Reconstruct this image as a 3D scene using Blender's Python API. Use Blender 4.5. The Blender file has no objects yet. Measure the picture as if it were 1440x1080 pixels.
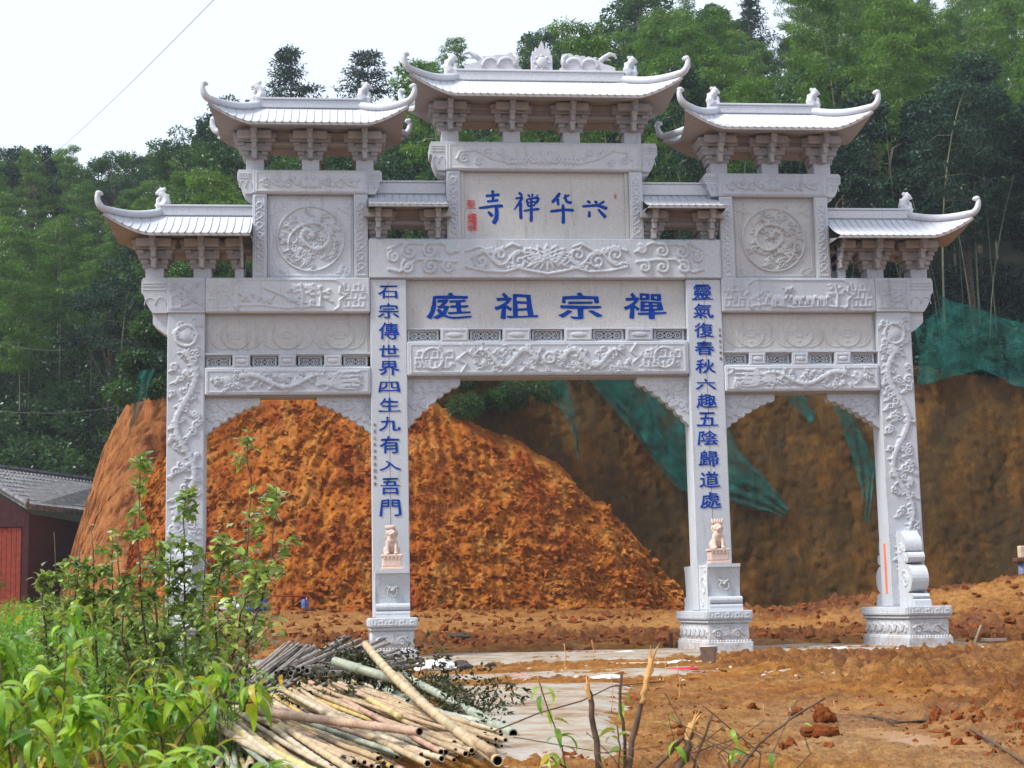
import bpy, math, random
import numpy as np
from mathutils import Vector, Matrix

S = bpy.context.scene
COL = S.collection
rad = math.radians

# ------------------------------------------------------------------ camera
CAM = np.array([-3.939, -29.887, 0.898])
YAW, PITCH, ROLL, FPX = 0.1067, 0.1421, -0.02175, 2213.6
_F = np.array([math.sin(YAW)*math.cos(PITCH), math.cos(YAW)*math.cos(PITCH), math.sin(PITCH)])
_R0 = np.array([math.cos(YAW), -math.sin(YAW), 0.0]); _U0 = np.cross(_R0, _F)
_R = math.cos(ROLL)*_R0 + math.sin(ROLL)*_U0
_U = -math.sin(ROLL)*_R0 + math.cos(ROLL)*_U0
cd = bpy.data.cameras.new('camera'); cam = bpy.data.objects.new('camera', cd); COL.objects.link(cam)
cd.sensor_width = 36.0; cd.sensor_fit = 'HORIZONTAL'; cd.lens = FPX*36/1440
cd.clip_start = 0.1; cd.clip_end = 2000
cd.dof.use_dof = True; cd.dof.focus_distance = 27.0; cd.dof.aperture_fstop = 13.0
cam.matrix_world = Matrix(((_R[0], _U[0], -_F[0], CAM[0]), (_R[1], _U[1], -_F[1], CAM[1]), (_R[2], _U[2], -_F[2], CAM[2]), (0, 0, 0, 1)))
S.camera = cam

def at(px, py, Y):
    """world point on the vertical plane y = Y seen at a photograph position"""
    d = _F + _R*(px-720)/FPX + _U*(540-py)/FPX
    q = CAM + d*((Y-CAM[1])/d[1]); return Vector(q)
def gz(px, py, z=0.0):
    """world point at height z seen at a photograph position"""
    d = _F + _R*(px-720)/FPX + _U*(540-py)/FPX
    q = CAM + d*((z-CAM[2])/d[2]); return Vector(q)

# ------------------------------------------------------------------ world, sun, exposure
SUN_EL, SUN_AZ = rad(50), rad(-108)      # azimuth from +Y towards +X: the sun stands high on the left
w = bpy.data.worlds.new('World'); S.world = w; w.use_nodes = True
nt = w.node_tree; nt.nodes.clear()
sky = nt.nodes.new('ShaderNodeTexSky'); sky.sky_type = 'NISHITA'; sky.sun_disc = False
sky.sun_elevation = SUN_EL; sky.sun_rotation = SUN_AZ; sky.air_density = 1.5; sky.dust_density = 5.0
mx = nt.nodes.new('ShaderNodeMix'); mx.data_type = 'RGBA'; mx.inputs[0].default_value = 0.86
mx.inputs[7].default_value = (7.2, 7.9, 9.3, 1)          # bright white overcast layer over the blue
bg = nt.nodes.new('ShaderNodeBackground'); bg.inputs[1].default_value = 0.1
wo = nt.nodes.new('ShaderNodeOutputWorld')
nt.links.new(sky.outputs[0], mx.inputs[6]); nt.links.new(mx.outputs[2], bg.inputs[0]); nt.links.new(bg.outputs[0], wo.inputs[0])
sl = bpy.data.lights.new('sun', 'SUN'); sl.energy = 3.8; sl.angle = rad(14); sl.color = (1, 0.965, 0.91)
so = bpy.data.objects.new('sun', sl); COL.objects.link(so)
sd = Vector((math.sin(SUN_AZ)*math.cos(SUN_EL), math.cos(SUN_AZ)*math.cos(SUN_EL), math.sin(SUN_EL)))
so.rotation_euler = sd.to_track_quat('Z', 'Y').to_euler(); so.location = (-20, -5, 30)
S.view_settings.view_transform = 'Standard'; S.view_settings.look = 'None'
S.view_settings.gamma = 1.0; S.view_settings.use_curve_mapping = False
S.view_settings.exposure = 0.6
S.cycles.max_bounces = 6; S.cycles.transparent_max_bounces = 12

rng = np.random.default_rng(7); random.seed(7)

# ------------------------------------------------------------------ noise
def _h(ix, iy, iz, s):
    n = (ix.astype(np.int64)*374761393 + iy.astype(np.int64)*668265263 + iz.astype(np.int64)*2147483647 + s*974634777) & 0xffffffff
    n = ((n ^ (n >> 13))*1274126177) & 0xffffffff
    n = ((n ^ (n >> 16))*2246822519) & 0xffffffff
    return ((n ^ (n >> 15)) & 0xffffff)/float(0xffffff)
def vnoise(x, y, z, s=0):
    x, y, z = np.broadcast_arrays(np.asarray(x, float), np.asarray(y, float), np.asarray(z, float))
    ix, iy, iz = np.floor(x), np.floor(y), np.floor(z); fx, fy, fz = x-ix, y-iy, z-iz
    fx, fy, fz = [f*f*(3-2*f) for f in (fx, fy, fz)]; r = 0
    for a in (0, 1):
        for b in (0, 1):
            for c in (0, 1):
                r = r + _h(ix+a, iy+b, iz+c, s)*(fx if a else 1-fx)*(fy if b else 1-fy)*(fz if c else 1-fz)
    return r*2-1
def fbm(x, y, z=0.0, o=4, s=0, g=0.5):
    r = 0; a = 1; t = 0; z = np.asarray(z, float)
    for i in range(o):
        r = r + a*vnoise(x*2**i, y*2**i, z*2**i, s+i*17); t += a; a *= g
    return r/t
def ridged(x, y, z=0.0, o=4, s=0, g=0.55):
    r = 0; a = 1; t = 0; z = np.asarray(z, float)
    for i in range(o):
        r = r + a*(1-2*np.abs(vnoise(x*2**i, y*2**i, z*2**i, s+i*17))); t += a; a *= g
    return r/t
def sst(a, b, x): 
    t = np.clip((np.asarray(x, float)-a)/(b-a), 0, 1); return t*t*(3-2*t)

# ------------------------------------------------------------------ materials
def mat(name):
    m = bpy.data.materials.new(name); m.use_nodes = True; t = m.node_tree
    b = t.nodes['Principled BSDF']; return m, t, b
def N(t, kind, **k):
    n = t.nodes.new(kind)
    for a, v in k.items(): setattr(n, a, v)
    return n
def noise_node(t, co, scale, detail=6, rough=0.6, sc=None):
    n = N(t, 'ShaderNodeTexNoise'); n.inputs['Scale'].default_value = scale; n.inputs['Detail'].default_value = detail; n.inputs['Roughness'].default_value = rough
    if sc:
        mp = N(t, 'ShaderNodeMapping'); mp.inputs['Scale'].default_value = sc; t.links.new(co, mp.inputs[0]); co = mp.outputs[0]
    t.links.new(co, n.inputs['Vector']); return n.outputs['Fac']
def ramp(t, fac, stops):
    r = N(t, 'ShaderNodeValToRGB'); e = r.color_ramp.elements
    while len(e) < len(stops): e.new(0.5)
    for i, (p, c) in enumerate(stops): e[i].position = p; e[i].color = (*c, 1)
    t.links.new(fac, r.inputs[0]); return r.outputs[0]
def mixc(t, fac, a, b, mode='MIX'):
    m = N(t, 'ShaderNodeMix', data_type='RGBA', blend_type=mode)
    for sock, v in ((m.inputs[0], fac), (m.inputs[6], a), (m.inputs[7], b)):
        if isinstance(v, (int, float)): sock.default_value = v
        elif isinstance(v, tuple): sock.default_value = (*v, 1)
        else: t.links.new(v, sock)
    return m.outputs[2]
def bump(t, b, h, strength, dist):
    n = N(t, 'ShaderNodeBump'); n.inputs['Strength'].default_value = strength; n.inputs['Distance'].default_value = dist
    t.links.new(h, n.inputs['Height']); t.links.new(n.outputs[0], b.inputs['Normal'])
def gray(v): return (v, v, v)

def stone(name, base, stain=(0.25, 0.2, 0.16), stain_amt=0.25, rough=0.75):
    m, t, b = mat(name); co = N(t, 'ShaderNodeNewGeometry').outputs['Position']
    big = noise_node(t, co, 1.1, 6, 0.7); fine = noise_node(t, co, 38, 3, 0.7); streak = noise_node(t, co, 2.2, 6, 0.7, (3.2, 3.2, 0.5))
    c = ramp(t, fine, [(0.3, tuple(v*0.78 for v in base)), (0.5, base), (0.72, tuple(min(1, v*1.15) for v in base))])
    c = mixc(t, ramp(t, big, [(0.38, gray(0)), (0.7, gray(0.5))]), c, tuple(v*0.82 for v in base))
    c = mixc(t, ramp(t, streak, [(0.55, gray(0)), (0.78, gray(stain_amt))]), c, stain)
    spk = noise_node(t, co, 95, 2, 0.5); c = mixc(t, ramp(t, spk, [(0.60, gray(0)), (0.72, gray(0.5))]), c, (0.12, 0.12, 0.13))
    oi = N(t, 'ShaderNodeObjectInfo'); c = mixc(t, 1.0, c, ramp(t, oi.outputs['Random'], [(0.0, (0.88, 0.885, 0.90)), (1.0, (1.08, 1.07, 1.05))]), 'MULTIPLY')
    sx_ = N(t, 'ShaderNodeSeparateXYZ'); t.links.new(co, sx_.inputs[0]); md = N(t, 'ShaderNodeMapRange'); md.inputs[1].default_value = 0.75; md.inputs[2].default_value = -0.05; t.links.new(sx_.outputs[2], md.inputs[0])
    mm = N(t, 'ShaderNodeMath', operation='MULTIPLY'); t.links.new(md.outputs[0], mm.inputs[0]); t.links.new(ramp(t, noise_node(t, co, 5, 6, 0.75), [(0.42, gray(0)), (0.62, gray(0.8))]), mm.inputs[1])
    c = mixc(t, mm.outputs[0], c, (0.24, 0.12, 0.06))                       # mud splashed on the feet
    t.links.new(c, b.inputs['Base Color']); b.inputs['Roughness'].default_value = rough
    bump(t, b, noise_node(t, co, 60, 4, 0.7), 0.25, 0.004)
    return m
STONE = stone('pale_granite', (0.455, 0.485, 0.525), (0.20, 0.20, 0.19), 0.62)
STONE_P = stone('smooth_panel_stone', (0.46, 0.465, 0.46), (0.22, 0.20, 0.16), 0.75)
STONE_W = stone('pinkish_bounce_stone', (0.31, 0.295, 0.29), (0.22, 0.2, 0.19), 0.6)  # undersides: pinkish weathered stone, with warm ground bounce mixed into the colour
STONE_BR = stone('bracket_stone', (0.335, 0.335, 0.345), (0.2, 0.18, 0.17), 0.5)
STONE_R = stone('roof_stone', (0.50, 0.52, 0.56), (0.34, 0.35, 0.36), 0.4)
STONE_D = stone('rough_grey_granite', (0.36, 0.365, 0.375), (0.15, 0.15, 0.15), 0.6)
STONE_L = stone('cream_pink_stone', (0.62, 0.46, 0.38), (0.4, 0.25, 0.18), 0.4)

def plain(name, col, rough=0.6, spec=0.3, var=0.2, sc=8, metal=0.0):
    m, t, b = mat(name); co = N(t, 'ShaderNodeNewGeometry').outputs['Position']
    f = noise_node(t, co, sc, 4, 0.6)
    t.links.new(ramp(t, f, [(0.3, tuple(v*(1-var) for v in col)), (0.7, tuple(min(1, v*(1+var)) for v in col))]), b.inputs['Base Color'])
    b.inputs['Roughness'].default_value = rough; b.inputs['Specular IOR Level'].default_value = spec; b.inputs['Metallic'].default_value = metal
    return m
BLUE = plain('blue_lettering_paint', (0.003, 0.045, 0.30), 0.7, 0.05, 0.35, 25)
REDP = plain('red_seal_paint', (0.62, 0.06, 0.05), 0.6, 0.3, 0.3, 20)
INK = plain('faded_brown_ink', (0.2, 0.11, 0.1), 0.8)
ORANGE = plain('orange_red_strip', (0.75, 0.16, 0.07), 0.6)
DARK = plain('hollow_shade', (0.012, 0.01, 0.008), 0.9)  # inside of cut pole ends: the hollow's shade painted near black

def leafmat(name, c0, c1, trans=0.4, gloss=0.25, objvar=0.35, tint=(0.10, 0.12, 0.02)):
    m, t, b = mat(name); t.nodes.remove(b)
    at_ = N(t, 'ShaderNodeAttribute', attribute_name='clump'); oi = N(t, 'ShaderNodeObjectInfo')
    c = mixc(t, at_.outputs['Fac'], c0, c1)
    c = mixc(t, 0.0, c, tint)
    mm = N(t, 'ShaderNodeMath', operation='MULTIPLY'); mm.inputs[1].default_value = objvar; t.links.new(oi.outputs['Random'], mm.inputs[0])
    c = mixc(t, mm.outputs[0], c, tint)
    d = N(t, 'ShaderNodeBsdfDiffuse'); tr = N(t, 'ShaderNodeBsdfTranslucent'); gl = N(t, 'ShaderNodeBsdfGlossy')
    gl.inputs['Roughness'].default_value = 0.45; gl.inputs['Color'].default_value = (0.8, 0.85, 0.8, 1)
    t.links.new(c, d.inputs[0])
    br = mixc(t, 1.0, c, (1.5, 1.6, 0.7), 'MULTIPLY'); t.links.new(br, tr.inputs[0])
    a = N(t, 'ShaderNodeMixShader'); a.inputs[0].default_value = trans; t.links.new(d.outputs[0], a.inputs[1]); t.links.new(tr.outputs[0], a.inputs[2])
    fr = N(t, 'ShaderNodeFresnel'); fr.inputs[0].default_value = 1.3
    fm = N(t, 'ShaderNodeMath', operation='MULTIPLY'); fm.inputs[1].default_value = gloss*2; t.links.new(fr.outputs[0], fm.inputs[0])
    z = N(t, 'ShaderNodeMixShader'); t.links.new(fm.outputs[0], z.inputs[0]); t.links.new(a.outputs[0], z.inputs[1]); t.links.new(gl.outputs[0], z.inputs[2])
    t.links.new(z.outputs[0], t.nodes['Material Output'].inputs[0]); return m
L_BAMB = leafmat('bamboo_foliage', (0.024, 0.06, 0.02), (0.10, 0.20, 0.03), 0.4, 0.03, 0.5, (0.12, 0.19, 0.03))
L_BROAD = leafmat('broadleaf_foliage', (0.018, 0.048, 0.022), (0.07, 0.135, 0.04), 0.3, 0.05, 0.4, (0.035, 0.08, 0.035))
L_DARK = leafmat('dark_and_shaded_foliage', (0.013, 0.030, 0.024), (0.036, 0.070, 0.042), 0.2, 0.03, 0.3, (0.02, 0.04, 0.035))  # dark crowns, and forest shade put into the leaf colour
L_CON = leafmat('conifer_foliage', (0.012, 0.03, 0.025), (0.035, 0.065, 0.045), 0.1, 0.04, 0.2, (0.03, 0.05, 0.05))
L_PEACH = leafmat('peach_leaf', (0.10, 0.21, 0.03), (0.26, 0.40, 0.045), 0.5, 0.3, 0.7, (0.07, 0.16, 0.035))
L_SHRUB = leafmat('shrub_leaf', (0.09, 0.16, 0.04), (0.32, 0.44, 0.08), 0.35, 0.35, 0.6, (0.04, 0.085, 0.03))
L_GRASS = leafmat('weed_blade', (0.05, 0.14, 0.015), (0.17, 0.34, 0.035), 0.4, 0.03, 0.2)
L_DRY = leafmat('withered_leaf', (0.022, 0.028, 0.016), (0.07, 0.075, 0.035), 0.15, 0.05, 0.2, (0.1, 0.08, 0.04))
BARK = plain('bark', (0.12, 0.09, 0.07), 0.9, 0.1, 0.4, 10)
CULM = plain('bamboo_culm', (0.16, 0.17, 0.10), 0.6, 0.3, 0.3, 3)
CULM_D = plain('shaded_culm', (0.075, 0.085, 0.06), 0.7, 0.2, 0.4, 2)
TWIG = plain('twig_bark', (0.10, 0.065, 0.045), 0.8, 0.2, 0.4, 20)
CUTW = plain('peeled_wood', (0.50, 0.28, 0.10), 0.7, 0.2, 0.35, 14)

def earth(name, cols, scale=1.0, bs=0.6, rough=0.9, stretch=(1, 1, 1), bd=0.05, zone=None):
    m, t, b = mat(name); co = N(t, 'ShaderNodeNewGeometry').outputs['Position']
    a = noise_node(t, co, 0.35*scale, 6, 0.65, stretch); f = noise_node(t, co, 3.2*scale, 8, 0.7, stretch); g = noise_node(t, co, 14*scale, 5, 0.7)
    c1 = ramp(t, a, [(0.3, cols[0]), (0.5, cols[1]), (0.7, cols[2])]); c2 = ramp(t, f, [(0.32, cols[3]), (0.5, cols[1]), (0.68, cols[4])])
    c = mixc(t, 0.5, c1, c2); sp = ramp(t, g, [(0.35, gray(0.75)), (0.65, gray(1.2))])
    if zone: c = mixc(t, ramp(t, noise_node(t, co, 0.42, 7, 0.72, (1.3, 1, 0.8)), [(0.40, gray(0)), (0.60, gray(0.85))]), c, zone[0]); c = mixc(t, ramp(t, noise_node(t, co, 0.75, 7, 0.75, (1.6, 1, 0.6)), [(0.50, gray(0)), (0.66, gray(0.7))]), c, zone[1])
    c = mixc(t, 1.0, c, sp, 'MULTIPLY')
    t.links.new(c, b.inputs['Base Color']); b.inputs['Roughness'].default_value = rough; b.inputs['Specular IOR Level'].default_value = 0.03
    ad = N(t, 'ShaderNodeMath', operation='ADD'); t.links.new(f, ad.inputs[0]); t.links.new(g, ad.inputs[1])
    bump(t, b, ad.outputs[0], bs, bd); return m
M_ORANGE = earth('orange_clay', [(0.26, 0.055, 0.011), (0.46, 0.145, 0.022), (0.62, 0.26, 0.045), (0.19, 0.038, 0.010), (0.72, 0.35, 0.075)], 1.5, 1.0, 0.95, (1.25, 1, 0.6), 0.09, ((0.25, 0.050, 0.013), (0.62, 0.31, 0.075)))
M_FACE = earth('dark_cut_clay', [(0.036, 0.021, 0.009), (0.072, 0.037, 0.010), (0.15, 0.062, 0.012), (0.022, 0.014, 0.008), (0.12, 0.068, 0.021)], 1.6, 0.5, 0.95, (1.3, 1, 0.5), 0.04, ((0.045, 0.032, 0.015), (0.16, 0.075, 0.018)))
M_LEFT = earth('brown_clay', [(0.24, 0.09, 0.035), (0.32, 0.13, 0.045), (0.38, 0.17, 0.06), (0.17, 0.06, 0.025), (0.40, 0.2, 0.08)], 1.4, 0.7, 0.95, (1.5, 1, 0.5), 0.05)
M_MOUND = earth('red_brown_soil', [(0.13, 0.035, 0.011), (0.19, 0.055, 0.016), (0.27, 0.095, 0.028), (0.07, 0.02, 0.008), (0.34, 0.15, 0.06)], 1.3, 0.8)

# ------------------------------------------------------------------ mesh helpers
def link(o, parent=None):
    COL.objects.link(o)
    if parent is not None: o.parent = parent
    return o
def mk(name, v, f, m=None, parent=None, smooth=False, me=None):
    if me is None:
        me = bpy.data.meshes.new(name)
        v = np.asarray(v, np.float32).reshape(-1, 3)
        if isinstance(f, np.ndarray) and f.ndim == 2:
            k = f.shape[1]; me.vertices.add(len(v)); me.vertices.foreach_set('co', v.ravel())
            me.loops.add(f.size); me.loops.foreach_set('vertex_index', f.astype(np.int32).ravel())
            me.polygons.add(len(f)); me.polygons.foreach_set('loop_start', np.arange(0, f.size, k, dtype=np.int32))
            me.update(calc_edges=True)
        else:
            me.from_pydata([tuple(map(float, p)) for p in v], [], [tuple(map(int, q)) for q in f]); me.update()
        me.validate(verbose=False)
        if m: me.materials.append(m)
        if smooth: me.polygons.foreach_set('use_smooth', np.ones(len(me.polygons), bool))
    o = bpy.data.objects.new(name, me); link(o, parent); return o
def tag(o, label=None, cat=None, group=None, kind=None):
    if label: o['label'] = label
    if cat: o['category'] = cat
    if group: o['group'] = group
    if kind: o['kind'] = kind
    return o
def empty(name, loc=(0, 0, 0)):
    o = bpy.data.objects.new(name, None); o.location = loc; o.empty_display_size = 0.2; COL.objects.link(o); return o
def setattr_f(o, name, arr):
    a = o.data.attributes.new(name, 'FLOAT', 'POINT'); a.data.foreach_set('value', np.asarray(arr, np.float32))

class MB:
    def __init__(s): s.v = []; s.f = []
    def add(s, v, f):
        n = len(s.v); s.v += [tuple(p) for p in v]; s.f += [tuple(i+n for i in q) for q in f]; return s
    def box(s, x0, x1, y0, y1, z0, z1, c=0.012):
        ctr = np.array([(x0+x1)/2, (y0+y1)/2, (z0+z1)/2]); h = np.abs(np.array([x1-x0, y1-y0, z1-z0]))/2
        c = min(c, h.min()*0.45); idx = {}; V = []
        for sx in (-1, 1):
            for sy in (-1, 1):
                for sz in (-1, 1):
                    sg = (sx, sy, sz)
                    for a in range(3):
                        p = [ctr[i]+sg[i]*(h[i] if i == a else h[i]-c) for i in range(3)]; idx[(sg, a)] = len(V); V.append(p)
        Fs = []
        for a in range(3):
            b, d = (a+1) % 3, (a+2) % 3
            for sa in (-1, 1):
                q = []
                for sb, sdd in ((-1, -1), (1, -1), (1, 1), (-1, 1)):
                    g = [0, 0, 0]; g[a] = sa; g[b] = sb; g[d] = sdd; q.append(idx[(tuple(g), a)])
                Fs.append(q)
            for sb in (-1, 1):
                for sdd in (-1, 1):
                    g0 = [0, 0, 0]; g0[a] = -1; g0[b] = sb; g0[d] = sdd; g1 = list(g0); g1[a] = 1
                    Fs.append([idx[(tuple(g0), b)], idx[(tuple(g1), b)], idx[(tuple(g1), d)], idx[(tuple(g0), d)]])
        for sx in (-1, 1):
            for sy in (-1, 1):
                for sz in (-1, 1): Fs.append([idx[((sx, sy, sz), a)] for a in range(3)])
        A = np.array(V); out = []
        for q in Fs:
            n = np.cross(A[q[1]]-A[q[0]], A[q[2]]-A[q[0]]); out.append(q if n@(A[q].mean(0)-ctr) > 0 else q[::-1])
        return s.add(V, out)
    def prism(s, poly, a0, a1, axis='x', tr=None):
        """poly extruded along axis; poly coords are the two other axes in order"""
        n = len(poly); V = []
        for a in (a0, a1):
            for (p, q) in poly: V.append((a, p, q) if axis == 'x' else (p, a, q) if axis == 'y' else (p, q, a))
        Fs = [tuple(range(n)), tuple(range(2*n-1, n-1, -1))]+[(i, i+n, (i+1) % n+n, (i+1) % n) for i in range(n)]
        return s.add(V, Fs)
    def tube(s, pts, rr, n=8, cap=True, sq=None):
        pts = [np.array(p, float) for p in pts]; k = len(pts); V = []; up = None
        if not hasattr(rr, '__len__'): rr = [rr]*k
        for i in range(k):
            d = pts[min(i+1, k-1)]-pts[max(i-1, 0)]; d = d/(np.linalg.norm(d)+1e-9)
            if up is None:
                up = np.cross(d, (0, 0, 1.0)); 
                if np.linalg.norm(up) < 0.1: up = np.cross(d, (0, 1.0, 0))
            up = up-d*(up@d); up /= np.linalg.norm(up)+1e-9; w_ = np.cross(d, up)
            for j in range(n):
                a = 2*math.pi*j/n; V.append(pts[i]+rr[i]*(math.cos(a)*up+math.sin(a)*w_))
        Fs = [(i*n+j, i*n+(j+1) % n, (i+1)*n+(j+1) % n, (i+1)*n+j) for i in range(k-1) for j in range(n)]
        if cap: Fs += [tuple(range(n))[::-1], tuple((k-1)*n+j for j in range(n))]
        return s.add(V, Fs)
    def ell(s, c, r, n=10, m=7):
        V = [(c[0], c[1], c[2]-r[2])]; 
        for i in range(1, m):
            th = math.pi*i/m
            for j in range(n):
                a = 2*math.pi*j/n; V.append((c[0]+r[0]*math.sin(th)*math.cos(a), c[1]+r[1]*math.sin(th)*math.sin(a), c[2]-r[2]*math.cos(th)))
        V.append((c[0], c[1], c[2]+r[2])); L = len(V)-1
        Fs = [(0, 1+(j+1) % n, 1+j) for j in range(n)]+[(L, L-n+j, L-n+(j+1) % n) for j in range(n)]
        for i in range(m-2):
            for j in range(n):
                a = 1+i*n+j; b = 1+i*n+(j+1) % n; Fs.append((a, b, b+n, a+n))
        return s.add(V, Fs)
    def build(s, name, m, parent=None, smooth=False): return mk(name, s.v, s.f, m, parent, smooth)

def remesh(o, vox, dec=None):
    md = o.modifiers.new('r', 'REMESH'); md.mode = 'VOXEL'; md.voxel_size = vox; md.use_smooth_shade = True
    dg = bpy.context.evaluated_depsgraph_get(); me = bpy.data.meshes.new_from_object(o.evaluated_get(dg))
    o.modifiers.clear(); mats = list(o.data.materials); o.data = me
    me.materials.clear(); [me.materials.append(x) for x in mats]
    me.polygons.foreach_set('use_smooth', np.ones(len(me.polygons), bool)); return o

# ------------------------------------------------------------------ ground
def ground_z(x, y):
    x = np.asarray(x, float); y = np.asarray(y, float)
    z = -0.75*sst(-20.5, -29, y)
    z = z+0.062*np.clip(y-3, 0, 15)*(1-0.045*np.clip(x, -8, 12))
    z = z+0.15*np.exp(-((y-2.7-0.25*np.sin(x*0.9))/0.45)**2)*sst(-7, -5.5, x)*(1-sst(8.5, 10, x))+0.10*np.exp(-((y-6.3-0.3*np.sin(x*0.6+1))/0.6)**2)
    for cx, cy, sx, sy, h in ((9.0, 9.5, 2.4, 1.6, 0.55), (12.8, 8.5, 3.0, 1.8, 0.95), (17, 8.5, 3.2, 2.0, 1.2), (5.4, 11, 2.0, 1.4, 0.35), (1.25, -18.9, 0.85, 1.7, 0.13), (-0.12, -19.5, 0.42, 1.15, -0.055), (4.6, -9.5, 2.5, 1.2, 0.06)):
        z = z+h*np.exp(-((x-cx)/sx)**2-((y-cy)/sy)**2)
    return z
def rough_mask(x, y):
    r = 0.25+0.0*x
    r = np.maximum(r, 0.95*sst(2.2, 4.5, y)*(1-sst(6, 8.5, y)))                 # churned band behind the gate
    r = np.maximum(r, 0.9*sst(0.0, 2.5, x)*(1-sst(-3.5, -2, y))*sst(-16, -13, y)*0.8)
    r = np.maximum(r, np.exp(-((x-1.25)/0.95)**2-((y+18.7)/1.9)**2))
    r = np.maximum(r, sst(7.5, 9, y)*sst(4, 7, x))
    r = np.maximum(r, 0.6*sst(14, 16, y))
    r = r*(1-0.75*np.exp(-((x+0.3)/0.7)**2-((y+19)/1.5)**2))
    return r
def build_ground():
    ys = [-60, -52, -45, -40, -36, -33, -31]; y = -29.0
    while y < 24: ys.append(y); y += max(0.035, 0.0042*(y+30.5)) if y > -22 else 0.12
    ys += [25, 27, 30, 35, 42, 50, 70, 110]; ys = np.array(ys)
    core = np.linspace(-1, 1, 470); out = np.array([1.05, 1.15, 1.4, 1.9, 3, 6, 14])
    u = np.concatenate([-out[::-1], core, out])
    Y = np.repeat(ys[:, None], len(u), 1); D = np.clip(Y+30.5, 4, 60)
    X = CAM[0]+D*0.107+u[None, :]*(0.36*D+1.5)
    R = rough_mask(X, Y); Z = ground_z(X, Y)
    big = ridged(X*0.55+3, Y*0.7, 0.5, 3, 5); cl = np.maximum(0, fbm(X*2.6, Y*2.6, 1.0, 4, 9)); cl2 = np.maximum(0, fbm(X*7, Y*7, 2.0, 3, 19)+0.05)
    Z = Z+0.035*big*R+0.26*cl**1.3*R+0.20*cl2*R+0.07*np.abs(fbm(X*13, Y*13, 5.0, 2, 29))*(0.2+R)+0.03*fbm(X*1.4, Y*1.4, 0.0, 4, 3)
    # wheel ruts running away to the right
    for off in (0.0, 1.7):
        c = -11.5+off+0.28*(X-2)+0.35*np.sin(X*0.5); k = sst(0.5, 2.5, X)
        Z = Z-0.09*k*np.exp(-((Y-c)/0.28)**2)+0.08*k*np.exp(-((Y-c-0.5)/0.22)**2)*(1+0.8*fbm(X*3, Y*3, 0, 2, 12))
    # the cavity behind the right-hand base
    Z = Z-0.15*np.exp(-((X-9.2)/1.3)**2-((Y-2.6)/0.7)**2)
    V = np.stack([X, Y, Z], -1).reshape(-1, 3); ny, nx = X.shape
    i = np.arange(ny-1)[:, None]*nx+np.arange(nx-1)[None, :]
    Fq = np.stack([i, i+1, i+nx+1, i+nx], -1).reshape(-1, 4)
    V[:, 2] += (0.004+0.007*R.ravel())*rng.standard_normal(len(V))*(np.abs(V[:, 1]) < 24)
    o = mk('ground', V, Fq, None, None, False)
    pale = np.clip(0.9*np.exp(-((X+0.9)/1.3)**2-((Y+19)/3.0)**2)+0.75*sst(0.2, 0.6, fbm(X*0.4, Y*0.5, 3.0, 3, 31)+0.25)*(1-sst(1.5, 4, Y))+0.85*sst(5.8, 7.5, Y)*(1-sst(13, 16, Y))*0.6, 0, 1)*(1-0.85*np.clip(R-0.3, 0, 1)/0.7)
    setattr_f(o, 'pale', pale.ravel())
    wet = np.clip(np.exp(-((X+0.2)/0.7)**2-((Y+19)/1.6)**2)*1.6+sst(0.1, 0.4, fbm(X*0.8, Y*0.8, 6.0, 3, 41))*0.7, 0, 1)
    setattr_f(o, 'wet', wet.ravel()); setattr_f(o, 'churn', np.clip(R*1.1-0.32+0.6*fbm(X*0.7, Y*1.0, 8.0, 4, 15), 0, 1).ravel())
    m, t, b = mat('trodden_clay_ground'); co = N(t, 'ShaderNodeNewGeometry').outputs['Position']
    a = noise_node(t, co, 0.8, 6, 0.65); f = noise_node(t, co, 6, 8, 0.7); g = noise_node(t, co, 40, 4, 0.7)
    soil = ramp(t, a, [(0.34, (0.12, 0.040, 0.008)), (0.5, (0.29, 0.105, 0.016)), (0.66, (0.42, 0.19, 0.035))])
    soil = mixc(t, 0.5, soil, ramp(t, f, [(0.34, (0.09, 0.028, 0.006)), (0.5, (0.26, 0.105, 0.018)), (0.66, (0.45, 0.25, 0.065))]))
    pl = ramp(t, f, [(0.3, (0.15, 0.062, 0.015)), (0.5, (0.31, 0.16, 0.05)), (0.7, (0.44, 0.27, 0.11))])
    pa = N(t, 'ShaderNodeAttribute', attribute_name='pale'); wa = N(t, 'ShaderNodeAttribute', attribute_name='wet')
    pm = N(t, 'ShaderNodeMath', operation='MULTIPLY'); t.links.new(pa.outputs['Fac'], pm.inputs[0]); t.links.new(ramp(t, a, [(0.35, gray(0.55)), (0.6, gray(1))]), pm.inputs[1])
    ch = N(t, 'ShaderNodeAttribute', attribute_name='churn'); soil = mixc(t, ch.outputs['Fac'], soil, ramp(t, f, [(0.36, (0.045, 0.012, 0.004)), (0.54, (0.12, 0.033, 0.009)), (0.70, (0.27, 0.095, 0.026))]))
    c = mixc(t, pm.outputs[0], soil, pl); c = mixc(t, 1.0, c, ramp(t, g, [(0.35, gray(0.7)), (0.65, gray(1.2))]), 'MULTIPLY')
    t.links.new(c, b.inputs['Base Color']); b.inputs['Specular IOR Level'].default_value = 0.2
    t.links.new(ramp(t, wa.outputs['Fac'], [(0.3, gray(0.95)), (0.9, gray(0.42))]), b.inputs['Roughness'])
    ad = N(t, 'ShaderNodeMath', operation='ADD'); t.links.new(f, ad.inputs[0]); t.links.new(g, ad.inputs[1]); bump(t, b, ad.outputs[0], 1.0, 0.035)
    o.data.materials.append(m); tag(o, kind='structure')
build_ground()

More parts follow.
